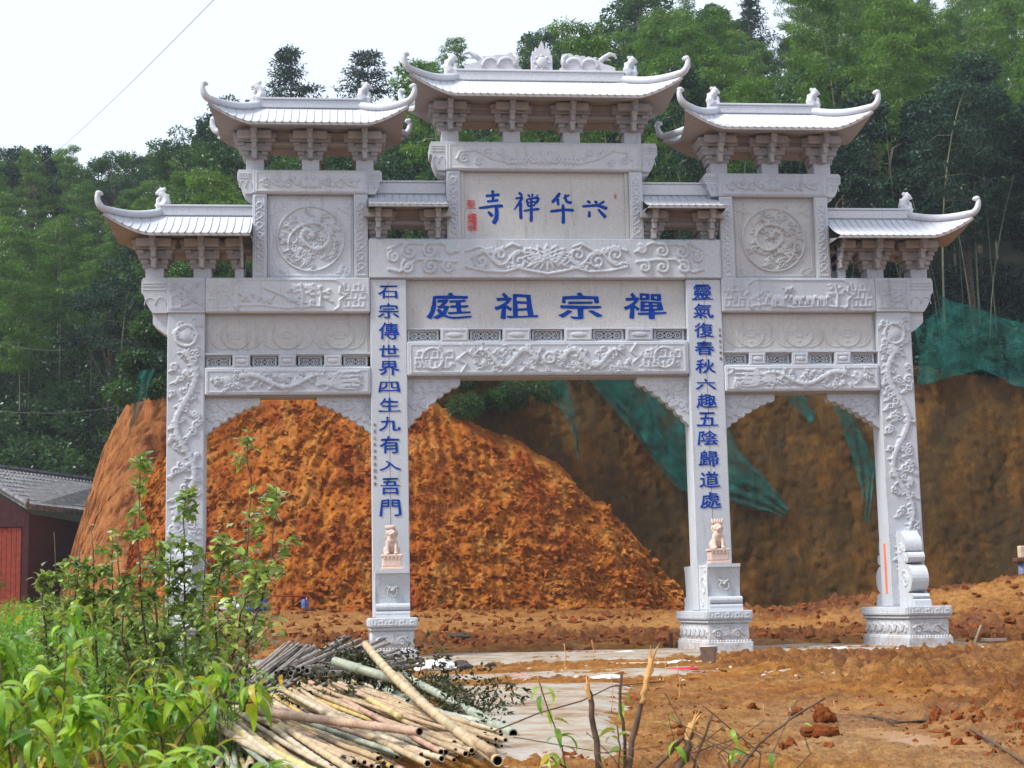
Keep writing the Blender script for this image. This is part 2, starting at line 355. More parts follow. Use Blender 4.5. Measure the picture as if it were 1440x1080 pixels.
def build_path():
    xs = np.arange(-6.5, 9.5, 0.08); ys = np.arange(-21, 1.8, 0.08); X, Y = np.meshgrid(xs, ys)
    near = sst(0, 0.5, 1-np.abs((X+2.35-0.10*(Y+16)+0.15*fbm(X*0.8, Y*0.8, 0, 3, 2))/(1.0+0.09*np.clip(Y+16, -4, 3))))*sst(-21, -20, Y)*(1-sst(-12.5, -10.5, Y))
    strip = (1-sst(0.75, 1.0, np.abs((Y+1.0)/3.1)))*sst(-6.4, -5.6, X)*(1-sst(2.6, 3.6, X))
    strip2 = (1-sst(0.7, 1.0, np.abs((Y+8.6)/1.6)))*sst(-4.5, -3.0, X)*(1-sst(1.8, 2.8, X))*(0.6+0.8*fbm(X*0.9, Y*0.7, 0, 3, 6))
    under = (1-sst(0.8, 1.0, np.abs((Y-0.2)/1.9)))*sst(2, 2.6, X)*(1-sst(8.3, 9, X))*0.8
    m_ = np.maximum.reduce([near, strip, strip2*0.9, under])
    Z = ground_z(X, Y)+0.035*m_-0.045*(m_ < 0.02)-0.03*(1-m_)+0.03*(fbm(X*1.1, Y*1.1, 0.0, 4, 77)-0.1)*(1-near*0.6)+0.033
    ny, nx = X.shape; V = np.stack([X, Y, Z], -1).reshape(-1, 3)
    i = np.arange(ny-1)[:, None]*nx+np.arange(nx-1)[None, :]
    keep = (m_[:-1, :-1] > 0.03) & (m_[1:, 1:] > 0.03)
    Fq = np.stack([i, i+1, i+nx+1, i+nx], -1)[keep]
    m, t, b = mat('dusty_concrete'); co = N(t, 'ShaderNodeNewGeometry').outputs['Position']
    f = noise_node(t, co, 2.0, 8, 0.7); g = noise_node(t, co, 30, 4, 0.7)
    c = ramp(t, f, [(0.32, (0.15, 0.075, 0.03)), (0.44, (0.25, 0.18, 0.115)), (0.56, (0.32, 0.285, 0.235)), (0.72, (0.27, 0.27, 0.26))])
    c = mixc(t, 1.0, c, ramp(t, g, [(0.3, gray(0.8)), (0.65, gray(1.12))]), 'MULTIPLY'); t.links.new(c, b.inputs['Base Color']); b.inputs['Roughness'].default_value = 0.85
    bump(t, b, g, 0.3, 0.004)
    tag(mk('concrete_path', V, Fq, m, None, True), kind='structure')
build_path()

# ------------------------------------------------------------------ hillside and cut cliff
def hill_z(x, y):
    x = np.asarray(x, float); y = np.asarray(y, float)
    right = sst(-14, -9, x); far = sst(2, 18, x)
    base = 1.0+7.2*right; y0 = 26-3*right
    sl = 0.47-0.12*sst(-16, -5, x); sl = sl+0.17*far
    z = base+sl*np.clip(y-y0, 0, 60)-4.2*np.exp(-((x+15)/5.5)**2-((y-31.5)/6.0)**2)
    z = z+1.0*fbm(x*0.08, y*0.08, 0.0, 3, 51)*sst(24, 32, y)
    return z
def build_hill():
    xs = np.concatenate([[-220, -160, -110, -80], np.arange(-60, 80, 1.5), [90, 120, 170, 230]]); ys = np.concatenate([np.arange(22.2, 110, 1.5), [120, 150, 200, 300]])
    X, Y = np.meshgrid(xs, ys); Z = hill_z(X, Y)+0.3*fbm(X*0.4, Y*0.4, 0.0, 3, 8); Z[0] = -1.5
    ny, nx = X.shape; i = np.arange(ny-1)[:, None]*nx+np.arange(nx-1)[None, :]
    Fq = np.stack([i, i+1, i+nx+1, i+nx], -1).reshape(-1, 4)
    m = earth('forest_floor', [(0.01, 0.014, 0.009), (0.016, 0.02, 0.012), (0.03, 0.028, 0.015), (0.008, 0.011, 0.008), (0.025, 0.032, 0.016)], 1.0, 0.8)
    tag(mk('hillside', np.stack([X, Y, Z], -1).reshape(-1, 3), Fq, m, None, True), kind='structure')
build_hill()

def interp(x, xp, fp): return np.interp(x, xp, fp)
def face_top(x): return interp(x, [-13.4, -13.0, -12.4, -11.6, -11.0, -10.2, -8.5, 0, 5, 9, 13, 15, 18, 24, 40], [0.2, 1.9, 4.0, 6.4, 7.5, 8.3, 8.6, 8.7, 8.6, 8.8, 9.1, 8.9, 8.3, 8.0, 8.0])
def face_y(x, z):
    """depth of the steep cut face"""
    return 20.4+0.16*np.clip(z, 0, 12)+0.9*np.sin(np.asarray(x)*0.22)+1.4*sst(-10.5, -13.4, x)-0.03*np.clip(x-8, 0, 40)
def sheet(name, X, Y, Z, m, smooth=True, keep=None, parent=None):
    ny, nx = X.shape; i = np.arange(ny-1)[:, None]*nx+np.arange(nx-1)[None, :]
    Fq = np.stack([i, i+1, i+nx+1, i+nx], -1)
    Fq = Fq[keep] if keep is not None else Fq.reshape(-1, 4)
    return mk(name, np.stack([X, Y, Z], -1).reshape(-1, 3), Fq, m, parent, smooth)
def build_cliff():
    xs = np.arange(-13.4, 36, 0.09); vs = np.concatenate([np.linspace(0, 1, 110), [1.02, 1.05, 1.1]])
    X, V = np.meshgrid(xs, vs); T = face_top(X)
    Z = -0.3+(T+0.3)*np.clip(V, 0, 1); Y = face_y(X, Z)+60*np.clip(V-1, 0, 1)*(1+0*X)
    wv = np.clip(V*8, 0, 1)
    Y = Y+wv*(0.28*fbm(X*0.45, Z*0.3, 0.0, 3, 61)+(0.05+0.22*sst(-8.0, -9.5, X))*ridged(X*1.3+0.4*Z, Z*0.45, 2.0, 4, 66)+0.05*ridged(X*2.2, Z*0.25, 9.0, 3, 67)+0.025*ridged(X*7, Z*3.5, 4.0, 3, 64)+0.012*rng.standard_normal(X.shape)+0.06*fbm(X*5, Z*4, 3.0, 3, 68)); Z = Z+0.12*fbm(X*1.5, Y*0.3, 0.0, 3, 63)*V
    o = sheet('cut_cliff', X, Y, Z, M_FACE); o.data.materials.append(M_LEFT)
    pc = np.zeros(len(o.data.polygons), int); px_ = X[:-1, :-1].ravel(); pc[px_+0.5*fbm(px_*0.6, Z[:-1, :-1].ravel()*0.7, 0, 3, 5) < -8.2] = 1
    o.data.polygons.foreach_set('material_index', pc.astype(np.int32)); tag(o, kind='structure')
    # freshly dug loose orange slope leaning on the face
    xs = np.arange(-10.9, 7.6, 0.055); vs = np.linspace(0, 1, 150)
    X, V = np.meshgrid(xs, vs)
    top = interp(X, [-10.9, -10.3, -9.2, -7, -3.5, -1.3, -0.3, 0.9, 2.1, 3.1, 4.2, 5.3, 6.3, 7.0, 7.6], [0.6, 5.0, 7.6, 8.2, 8.2, 7.8, 7.3, 6.75, 6.15, 5.5, 4.5, 3.45, 2.15, 1.2, 0.4])
    top = top+0.35*fbm(X*1.3, 0*X, 0.0, 4, 71)
    Z = 0.2+(top-0.2)*V; Yf = face_y(X, Z)
    thick = 0.35+np.minimum(3.9, 0.5*(top-Z))*(0.8+0.2*sst(-9, -4, X))
    Y = Yf-thick*(1-sst(0.93, 1.0, V)*1.05)
    bl = 1-0.7*sst(0.9, 1, V)
    ax_, az_ = -2.0, 11.0; an = np.arctan2(X-ax_, az_-Z); rr = np.hypot(X-ax_, az_-Z); wob = 0.06*fbm(X*0.9, Z*0.9, 2.0, 3, 95)
    a = ridged(X*0.35+0.25*Z, Z*0.35-0.1*X, 0.3, 3, 81); rake = ridged((an+wob)*16, rr*0.45, 0.7, 4, 84, 0.6); rake2 = ridged((an+wob*1.6)*46, rr*1.5, 1.7, 4, 85, 0.6)
    lump = ridged(X*1.9, Z*1.7, 4.0, 4, 86, 0.6); lo = sst(6.5, 1.5, Z+0.6*fbm(X*0.5, Z*0.5, 0, 2, 3)); c = fbm(X*5.5, Z*4.6, 1.7, 4, 88, 0.65)
    claw = np.sin((X*1.0+0.12*np.sin(Z*1.1))*17)*sst(4.2, 6.2, Z)*sst(-5, -1, X)*0.05
    Y = Y-bl*(0.42*a+0.13*rake*(1-0.3*lo)+0.10*rake2+(0.04+0.13*lo)*lump+0.13*c+0.10*np.maximum(0, fbm(X*2.2+Z, Z*2.6, 6.0, 5, 99, 0.7))+claw); Z = Z+bl*0.10*fbm(X*2.4, Z*2.4, 5.0, 3, 92)
    Y = Y+bl*0.022*rng.standard_normal(X.shape); Z = Z+0.015*rng.standard_normal(X.shape)
    Vs = np.stack([X, Y, Z], -1)
    o = sheet('loose_clay_slope', X, Y, Z, M_ORANGE, True)
    base = MB().ell((0, 0, 0), (1, 1, 0.8), 6, 4); bv = np.array(base.v); VV = []; FF = []; r = np.random.default_rng(55)
    for k in range(5200):
        i, j = int(138*r.random()**1.5)+2, r.integers(3, X.shape[1]-3); q = Vs[i, j]; s = 0.025+0.11*r.random()**4
        if q[2] < 0.3: continue
        VV.append(q+(0, -s*0.3, 0)+bv*s*(1+0.4*r.standard_normal((len(bv), 1)))*r.uniform(0.6, 1.3, 3)); n0 = (len(VV)-1)*len(bv); FF += [tuple(a_+n0 for a_ in f) for f in base.f]
    tag(mk('clay_lumps', np.concatenate(VV), FF, M_ORANGE), 'loose lumps of orange clay sticking out of the dug slope', 'clay lumps', None, 'stuff'); tag(o, kind='structure')
build_cliff()

# clods and stones lying about, nobody could count them
def clods(name, n, region, smin, smax, m, seed, zoff=0.3, dens=None):
    r = np.random.default_rng(seed); base = MB().ell((0, 0, 0), (1, 1, 0.75), 6, 4); bv = np.array(base.v); V = []; Fs = []; k = 0
    tri = base.f
    while k < n:
        x = r.uniform(region[0], region[1]); y = r.uniform(region[2], region[3])
        if dens is not None and r.random() > dens(x, y): continue
        s = smin+(smax-smin)*r.random()**3
        q = bv*s*(1+0.35*r.standard_normal((len(bv), 1)))*r.uniform(0.7, 1.3, 3); a = r.uniform(0, 6.28)
        q = np.stack([q[:, 0]*math.cos(a)-q[:, 1]*math.sin(a), q[:, 0]*math.sin(a)+q[:, 1]*math.cos(a), q[:, 2]], 1)
        z = float(ground_z(x, y))+s*zoff+0.02*float(rough_mask(x, y)); q += (x, y, z); n0 = k*len(bv)
        V.append(q); Fs += [tuple(i+n0 for i in f) for f in tri]; k += 1
    o = mk(name, np.concatenate(V), Fs, m, None, False); tag(o, kind='stuff'); return o
rm = lambda x, y: (float(rough_mask(np.array(x), np.array(y)))**1.3+0.03)*(abs(x+3.94-0.107*(y+30))/(y+30) < 0.38)
tag(clods('dirt_clods', 1500, (-4, 9, -21, -6), 0.01, 0.055, M_MOUND, 3, 0.4, rm), 'small red brown dirt clods strewn over the muddy foreground', 'dirt clods')
tag(clods('fine_clods', 6000, (-4, 6, -21.3, -3), 0.005, 0.024, M_MOUND, 23, 0.4, lambda x, y: (0.12+rm(x, y))*(abs(x+3.94-0.107*(y+30))/(y+30) < 0.38)*min(1, 9/(y+30))**1.5), 'crumbs of red earth scattered over the trodden clay', 'dirt crumbs')
tag(clods('crumbly_earth', 2600, (-0.3, 3, -20.8, -15.5), 0.006, 0.05, M_MOUND, 24, 0.35, lambda x, y: math.exp(-((x-1.3)/0.8)**2-((y+18.7)/1.5)**2)), 'crumbly heap of red earth at the lower right corner', 'earth heap')
tag(clods('rubble', 5200, (-9, 17, 2, 16), 0.02, 0.12, M_MOUND, 4, 0.4, rm), 'loose red soil lumps in the churned ground behind the gate', 'soil lumps')
tag(clods('gravel', 900, (-5.5, 8, -12, 2.2), 0.01, 0.04, plain('pale_gravel', (0.5, 0.42, 0.33), 0.9), 5, 0.5), 'pale gravel scattered on the ground in front of the gate', 'gravel')

# ------------------------------------------------------------------ carved relief sheets
class Relief:
    """a height field in metres carved into a stone face w by h"""
    def __init__(s, w_, h_, res=0.017):
        s.w, s.h = w_, h_; s.nx = max(3, int(w_/res)+1); s.ny = max(3, int(h_/res)+1)
        s.x = np.linspace(0, w_, s.nx); s.y = np.linspace(0, h_, s.ny); s.Z = np.zeros((s.ny, s.nx))
    def win(s, x0, x1, y0, y1):
        a = np.searchsorted(s.x, x0); b = np.searchsorted(s.x, x1); c = np.searchsorted(s.y, y0); d = np.searchsorted(s.y, y1)
        return slice(c, d), slice(a, b)
    def stroke(s, pts, wd, ht, add=False):
        pts = np.asarray(pts, float); n = len(pts); W_ = np.broadcast_to(wd, (n,)).astype(float)
        for i in range(n-1):
            (ax, ay), (bx, by) = pts[i], pts[i+1]; m = max(W_[i], W_[i+1])*1.05
            sl = s.win(min(ax, bx)-m, max(ax, bx)+m, min(ay, by)-m, max(ay, by)+m)
            X, Y = np.meshgrid(s.x[sl[1]], s.y[sl[0]])
            if X.size == 0: continue
            dx, dy = bx-ax, by-ay; t = np.clip(((X-ax)*dx+(Y-ay)*dy)/(dx*dx+dy*dy+1e-9), 0, 1)
            d = np.hypot(X-ax-t*dx, Y-ay-t*dy)/(W_[i]*(1-t)+W_[i+1]*t+1e-6)
            z = ht*1.25*np.clip(1-d**4, 0, 1)**0.6; s.Z[sl] = np.maximum(s.Z[sl], z)
    def groove(s, pts, wd, dp):
        t = s.Z.copy(); s.Z = np.zeros_like(s.Z); s.stroke(pts, wd, dp); s.Z = t-s.Z
    def blob(s, cx, cy, rx, ry, ht):
        sl = s.win(cx-rx, cx+rx, cy-ry, cy+ry); X, Y = np.meshgrid(s.x[sl[1]], s.y[sl[0]])
        if X.size: s.Z[sl] = np.maximum(s.Z[sl], ht*np.sqrt(np.clip(1-((X-cx)/rx)**2-((Y-cy)/ry)**2, 0, 1)))
    def ring(s, cx, cy, r, wd, ht, n=36, a0=0, a1=2*math.pi):
        a = np.linspace(a0, a1, n); s.stroke(np.stack([cx+r*np.cos(a), cy+r*np.sin(a)], 1), wd, ht)
    def spiral(s, cx, cy, r, turns=1.3, dr=1, a0=0.0, wd=0.025, ht=0.03, n=22):
        t = np.linspace(0, 1, n); a = a0+dr*turns*2*math.pi*t; q = r*(1-0.85*t)
        s.stroke(np.stack([cx+q*np.cos(a), cy+q*np.sin(a)], 1), wd, ht)
    def cloud(s, cx, cy, r, ht=0.03, r_=random):
        d = r_.choice((-1, 1)); s.spiral(cx, cy, r, 1.2, d, r_.uniform(0, 6), r*0.26, ht)
        k = r_.randint(2, 4); x = cx; y = cy-r*0.8
        for j in range(k):
            L = r*r_.uniform(1.0, 2.0)*d; s.stroke([(x, y), (x+L*0.5, y+r*0.25), (x+L, y-r*0.1)], [r*0.22, r*0.2, r*0.05], ht*0.8); y -= r*0.35; x += L*0.3
    def clouds(s, x0, x1, y0, y1, n, r, ht=0.03):
        for _ in range(n): s.cloud(random.uniform(x0, x1), random.uniform(y0, y1), r*random.uniform(0.7, 1.2), ht)
    def body(s, pts, wd, ht=0.045):
        """a scaly dragon body along a path"""
        pts = np.asarray(pts, float); n = len(pts); s.stroke(pts, np.interp(np.arange(n), [0, n*0.12, n*0.7, n-1], [wd*0.8, wd, wd*0.8, wd*0.2]), ht)
        for i in range(1, n-1):
            d = pts[i+1]-pts[i-1]; d /= np.linalg.norm(d)+1e-9; q = np.array([-d[1], d[0]])
            s.stroke([pts[i]-q*wd*0.9, pts[i]+d*wd*0.3, pts[i]+q*wd*0.9], wd*0.16, ht*1.12)
            if i % 4 == 0: s.stroke([pts[i]+q*wd*0.8, pts[i]+q*wd*1.9+d*wd*0.5], [wd*0.3, wd*0.05], ht*0.9)
            if i % 9 == 4:
                e = pts[i]-q*wd*1.8+d*wd*0.4; s.stroke([pts[i]-q*wd*0.6, e], [wd*0.45, wd*0.3], ht)
                for a in (-0.8, 0, 0.8): s.stroke([e, e+wd*1.2*np.array([math.cos(a)*-q[0]-math.sin(a)*-q[1], math.sin(a)*-q[0]+math.cos(a)*-q[1]])], [wd*0.22, wd*0.05], ht*0.9)
        h = pts[0]; s.blob(h[0], h[1], wd*1.5, wd*1.2, ht*1.3)
        for a in np.linspace(0.3, 6, 9): s.stroke([h, h+wd*2.6*np.array([math.cos(a), math.sin(a)])], [wd*0.4, wd*0.06], ht)
    def vine(s, x0, x1, cy, amp, wl, wd=0.022, ht=0.03, sg=1):
        x = np.linspace(x0, x1, max(8, int((x1-x0)/0.05))); s.stroke(np.stack([x, cy+amp*0.55*np.sin(2*math.pi*(x-x0)/wl)*sg], 1), wd, ht)
        k = int(round((x1-x0)/(wl/2)))
        for i in range(k):
            c = x0+(i+0.5)*wl/2; sg2 = sg*(1 if i % 2 == 0 else -1)
            s.spiral(c, cy-sg2*amp*0.25, amp*0.62, 1.35, sg2, math.pi/2*sg2, wd, ht)
            s.spiral(c+wl*0.2, cy+sg2*amp*0.62, amp*0.3, 1.1, -sg2, 0.5, wd*0.8, ht*0.9)
            s.stroke([(c, cy-sg2*amp*0.6), (c+wl*0.1, cy-sg2*amp*0.95)], [wd*1.6, wd*0.3], ht)
    def lotus(s, cx, cy, r, ht=0.04):
        for row, (k, rr) in enumerate(((9, 1.0), (7, 0.72), (5, 0.45))):
            for i in range(k):
                a = math.pi*(0.06+0.88*i/(k-1)); ex, ey = cx+rr*r*1.6*math.cos(a), cy-0.35*r+rr*r*math.sin(a)
                bx, by = cx+rr*r*0.5*math.cos(a), cy-0.35*r+rr*r*0.2*math.sin(a); nx_, ny_ = -(ey-by), ex-bx; q = 0.26
                mx_, my_ = (ex+bx)/2, (ey+by)/2
                s.stroke([(bx, by), (mx_+nx_*q, my_+ny_*q), (ex, ey), (mx_-nx_*q, my_-ny_*q), (bx, by)], r*0.07, ht*(0.7+0.15*row))
        for i in range(-3, 4): s.stroke([(cx+i*r*0.2, cy-0.4*r), (cx+i*r*0.42, cy-0.85*r+abs(i)*0.05*r)], [r*0.13, r*0.05], ht*0.8)
    def fret(s, x0, y0, w_, h_, c=0.11, wd=0.016, ht=0.025):
        nx_, ny_ = max(1, int(w_/c)), max(1, int(h_/c))
        for i in range(nx_):
            for j in range(ny_):
                x, y = x0+i*w_/nx_, y0+j*h_/ny_; a, b = w_/nx_*0.92, h_/ny_*0.92
                P = [(x, y), (x+a, y), (x+a, y+b*0.8), (x+a*0.35, y+b*0.8), (x+a*0.35, y+b*0.4)] if (i+j) % 2 else [(x, y+b), (x, y), (x+a*0.7, y), (x+a*0.7, y+b*0.6)]
                s.stroke(P, wd, ht)
    def frame(s, m=0.03, wd=0.012, ht=0.014):
        s.stroke([(m, m), (s.w-m, m), (s.w-m, s.h-m), (m, s.h-m), (m, m)], wd, ht)
    def tree(s, cx, cy, h_, ht=0.03):
        s.stroke([(cx, cy), (cx+0.04*h_, cy+h_*0.5), (cx-0.03*h_, cy+h_)], [h_*0.07, h_*0.05, h_*0.02], ht)
        for _ in range(14):
            a = random.uniform(0, 6.28); r = random.uniform(0.1, 0.42)*h_; s.blob(cx+1.3*r*math.cos(a), cy+h_*0.75+0.6*r*math.sin(a), h_*0.11, h_*0.07, ht*random.uniform(0.6, 1.1))
    def beast(s, cx, cy, r, d=1, ht=0.035):
        s.blob(cx, cy, r, r*0.55, ht); s.blob(cx+d*r*1.1, cy+r*0.35, r*0.42, r*0.4, ht*1.1)
        for k in (-0.7, -0.35, 0.35, 0.7): s.stroke([(cx+k*r, cy), (cx+k*r*1.1, cy-r*1.0)], r*0.17, ht*0.9)
        s.stroke([(cx-d*r, cy), (cx-d*r*1.4, cy+r*0.5)], r*0.1, ht); s.stroke([(cx+d*r*1.4, cy+r*0.3), (cx+d*r*1.6, cy-r*0.5)], r*0.12, ht)
    def make(s, name, x0, yf, z0, m, parent, facing='front', poly=None, flip=False):
        """a carved face: its flat edge lies just proud of the block behind it"""
        Z = s.Z[:, ::-1] if flip else s.Z
        Z = Z*0.72+0.0015*fbm(s.x[None, :]*9, s.y[:, None]*9, 0.0, 2, 3)
        X, Y = np.meshgrid(s.x, s.y); keep = None
        if poly is not None:
            from itertools import pairwise
            cx, cy = (X[:-1, :-1]+X[1:, 1:])/2, (Y[:-1, :-1]+Y[1:, 1:])/2; ins = np.zeros(cx.shape, bool); P = list(poly)+[poly[0]]
            if flip: cx = s.w-cx
            for (ax, ay), (bx, by) in pairwise(P):
                c = ((ay > cy) != (by > cy)) & (cx < (bx-ax)*(cy-ay)/((by-ay) if abs(by-ay) > 1e-9 else 1e-9)+ax); ins ^= c
            keep = ins
        if facing == 'front': P = (x0+X, yf-0.003-Z, z0+Y)
        else: P = (yf-0.003-Z, x0+X, z0+Y)                     # faces -x, running along y
        o = sheet(name, *P, m, True, keep, parent); return o

# ------------------------------------------------------------------ lettering
def text_obj(ch, cx, yf, cz, w_, h_, m, parent, off=0.016, name='character', flip=None, bend=True):
    cu = bpy.data.curves.new('t', 'FONT'); cu.body = ch; cu.extrude = 0.02; cu.resolution_u = 3
    o = bpy.data.objects.new('t', cu); COL.objects.link(o); dg = bpy.context.evaluated_depsgraph_get(); dg.update()
    me = bpy.data.meshes.new_from_object(o.evaluated_get(dg)); bpy.data.objects.remove(o); 
    v = np.zeros(len(me.vertices)*3, np.float32); me.vertices.foreach_get('co', v); v = v.reshape(-1, 3)
    lo, hi = v.min(0), v.max(0); u = (v-(lo+hi)/2)/(hi-lo+1e-9)
    x, z, d = u[:, 0].copy(), u[:, 1].copy(), u[:, 2]
    if bend:                                           # brush-like sweep: strokes flare and turn up at the ends
        z += 0.05*(np.abs(x)*2)**3*np.sign(-z+0.02)*0.5+0.012*np.sin(x*9+z*5); x *= 1+0.10*(-z*2)
    fs = [tuple(p.vertices) for p in me.polygons]; V = []; Fs = []; bpy.data.meshes.remove(me); nv = len(v)
    # the brush's breadth: the stroke laid down again beside itself, each lay a hair deeper
    lays = ((0, 0),) if off <= 0 else ((-1, 0), (1, 0), (0, -0.7), (0, 0.7)) if off < 0.03 else ((-1, 0), (1, 0), (0, -0.7), (0, 0.7), (-0.7, 0.5), (0.7, -0.5), (0.7, 0.5), (-0.7, -0.5))
    for k, (a, b) in enumerate(lays):
        rt = off*1.1*(a-b) if bend else 0; g_ = 1+off*0.9*(a+b) if bend else 1; jx = off*0.5*np.sin(x*17+z*11+k) if bend else 0
        V.append(np.stack([cx+(x*g_-rt*z+jx)*(w_-2*off*w_)+a*off*w_*0.75, yf-0.004-0.0006*k-0.006*(d+0.5), cz+(z*g_+rt*x)*(h_-1.4*off*h_)+b*off*h_*0.75], 1)); Fs += [tuple(i+k*nv for i in f) for f in fs]
    return mk(name, np.concatenate(V), Fs, m, parent)
def brush(strokes, ox, oz, sc, yf, m, parent, name='character'):
    """one brush-written character: each stroke is (points, half widths)"""
    mb = MB()
    for k, (pts, wd) in enumerate(strokes):
        P = np.array(pts, float); n = len(P); t = np.linspace(0, 1, 14); tt = np.linspace(0, 1, n)
        X = np.interp(t, tt, P[:, 0]); Y = np.interp(t, tt, P[:, 1]); Wd = np.interp(t, np.linspace(0, 1, len(wd)), wd)
        for _ in range(2):
            X[1:-1] = (X[:-2]+2*X[1:-1]+X[2:])/4; Y[1:-1] = (Y[:-2]+2*Y[1:-1]+Y[2:])/4
        L = []; Rr = []
        for i in range(14):
            dx = X[min(i+1, 13)]-X[max(i-1, 0)]; dy = Y[min(i+1, 13)]-Y[max(i-1, 0)]; q = math.hypot(dx, dy)+1e-9
            e = Wd[i]*(0.62 if i in (0, 13) else 1)*random.uniform(0.93, 1.07); L.append((X[i]-dy/q*e, Y[i]+dx/q*e)); Rr.append((X[i]+dy/q*e, Y[i]-dx/q*e))
        d = 0.005+0.0007*k; n0 = len(mb.v); V = []
        for y_ in (yf-d, yf-0.0005): V += [(ox+a*sc, y_, oz-b*sc) for a, b in L]+[(ox+a*sc, y_, oz-b*sc) for a, b in Rr]
        Fs = [(i, i+1, i+15, i+14) for i in range(13)]+[(i, i+28, i+29, i+1) for i in range(13)]+[(14+i, 15+i, 43+i, 42+i) for i in range(13)]+[(0, 14, 42, 28), (13, 41, 55, 27)]
        mb.add(V, Fs)
    return mb.build(name, m, parent)

# ------------------------------------------------------------------ the memorial gate
YC = 0.28
gate = empty('memorial_gate', (0, 0.28, 0))
tag(gate, 'tall carved grey stone temple gateway with four pillars, tiered upturned roofs and blue Chinese lettering', 'gateway')
gate.location = (0, 0, 0)

def carve_columns(R, x0, x1, y0, y1):
    """clouds with a dragon winding up a pillar"""
    n = int((y1-y0)/0.14); t = np.linspace(0, 1, n); cx = (x0+x1)/2; a = (x1-x0)*0.27
    P = np.stack([cx+a*np.sin(t*(y1-y0)*2.6), y1-0.75-t*(y1-y0-1.4)], 1); R.clouds(x0+0.08, x1-0.08, y0+0.15, y1-0.1, int((y1-y0)*15), 0.07, 0.03)
    R.body(P, 0.06, 0.036)
    R.blob(cx, y1-0.42, 0.13, 0.12, 0.05); R.ring(cx, y1-0.42, 0.2, 0.03, 0.035)
    for k in range(14): R.stroke([(x0+0.05, y0+0.1+k*0.09), (x0+0.05+random.uniform(.15, .5), y0+0.13+k*0.09)], 0.018, 0.02)

# pedestals -------------------------------------------------------------
def pedestal(cx, label=None):
    hw, hd = 0.45, 1.32; y0, y1 = YC-hd, YC+hd
    p = MB().box(cx-hw+0.01, cx+hw-0.01, y0+0.01, y1-0.01, -0.12, 0.22, 0.02).build('pedestal', STONE_D if False else STONE, gate)
    MB().box(cx-hw+0.07, cx+hw-0.07, y0+0.07, y1-0.07, 0.22, 0.56, 0.01).build('pedestal_waist', STONE, p)
    c = MB().box(cx-hw, cx+hw, y0, y1, 0.62, 0.79, 0.025)
    c.box(cx-hw+0.03, cx+hw-0.03, y0+0.03, y1-0.03, 0.56, 0.62, 0.02).build('pedestal_cap', STONE, p)
    b = MB()                                                    # bead-and-petal courses
    n = 15
    for i in range(n):
        x = cx-hw+0.06+(2*hw-0.12)*i/(n-1); b.ell((x, y0+0.045, 0.588), (0.028, 0.025, 0.028), 6, 4); b.ell((x, y0+0.05, 0.225), (0.03, 0.035, 0.03), 6, 4)
    n = 44
    for i in range(n):
        y = y0+0.06+(2*hd-0.12)*i/(n-1); b.ell((cx-hw+0.045, y, 0.588), (0.025, 0.028, 0.028), 6, 4); b.ell((cx-hw+0.05, y, 0.225), (0.035, 0.03, 0.03), 6, 4)
    tag(b.build('bead_course', STONE, p, True), kind='stuff')
    R = Relief(2*hw-0.18, 0.3, 0.013); R.vine(0.06, R.w-0.06, 0.15, 0.11, 0.36, 0.018, 0.028); R.lotus(R.w/2, 0.15, 0.1, 0.03); R.make('carving', cx-hw+0.09, y0+0.07, 0.24, STONE, p)
    R = Relief(2*hd-0.2, 0.3, 0.015); R.vine(0.06, R.w-0.06, 0.15, 0.11, 0.4, 0.018, 0.03); R.lotus(R.w/2, 0.15, 0.11, 0.03); R.make('carving', y0+0.1, cx-hw+0.07, 0.24, STONE, p, 'side')
    R = Relief(2*hw-0.08, 0.14, 0.012); R.fret(0.03, 0.03, R.w-0.06, 0.085, 0.09, 0.01, 0.012); R.make('carving', cx-hw+0.04, y0, 0.635, STONE, p)
    R = Relief(2*hd-0.08, 0.14, 0.014); R.fret(0.03, 0.03, R.w-0.06, 0.085, 0.09, 0.01, 0.012); R.make('carving', y0+0.04, cx-hw, 0.635, STONE, p, 'side')
    return p
for cx in (-6.93, -3.10, 3.10, 6.93): pedestal(cx)

# pillars ---------------------------------------------------------------
PD = 0.56
for sx in (-1, 1):
    p = MB().box(sx*3.10-0.35, sx*3.10+0.35, 0, PD, 0.79, 7.265, 0.015).build('pillar', STONE, gate)
    R = None
    if sx < 0:
        chars = [('石', 411, 55), ('宗', 438, 62), ('傳', 466.7, 70), ('世', 495, 50), ('界', 519, 60), ('四', 545.7, 45), ('生', 571, 58), ('九', 597.7, 58), ('有', 626.7, 70), ('入', 655.7, 40), ('吾', 684, 68), ('門', 714, 68)]
    else:
        chars = [('靈', 411.7, 68), ('氣', 439, 64), ('復', 467, 64), ('春', 492.7, 60), ('秋', 519, 60), ('六', 545, 45), ('趣', 569, 60), ('五', 595, 60), ('陰', 621.7, 62), ('歸', 651, 68), ('道', 680.7, 68), ('處', 710, 68)]
    for ch, y, h in chars:
        text_obj(ch, sx*3.10-(0.0 if sx < 0 else 0.03), 0, 7.16-(y-400)*0.01374, 0.385, h/3*0.01374*1.03, BLUE, p, 0.016)
    if sx < 0: s_, xx, zt, dz = '辛丑之年仲夏吉日敬書', -3.385, 4.43, 0.125
    else: s_, xx, zt, dz = '立德弟子伸謝', 3.39, 6.25, 0.115
    for k, ch in enumerate(s_): text_obj(ch, xx, 0, zt-k*dz, 0.05, 0.065, INK, p, 0, 'small_character', bend=False)
    MB().box(sx*3.10-0.004, sx*3.10+0.004, -0.003, 0.01, 1.7, 7.2, 0.001).build('joint_line', INK, p)
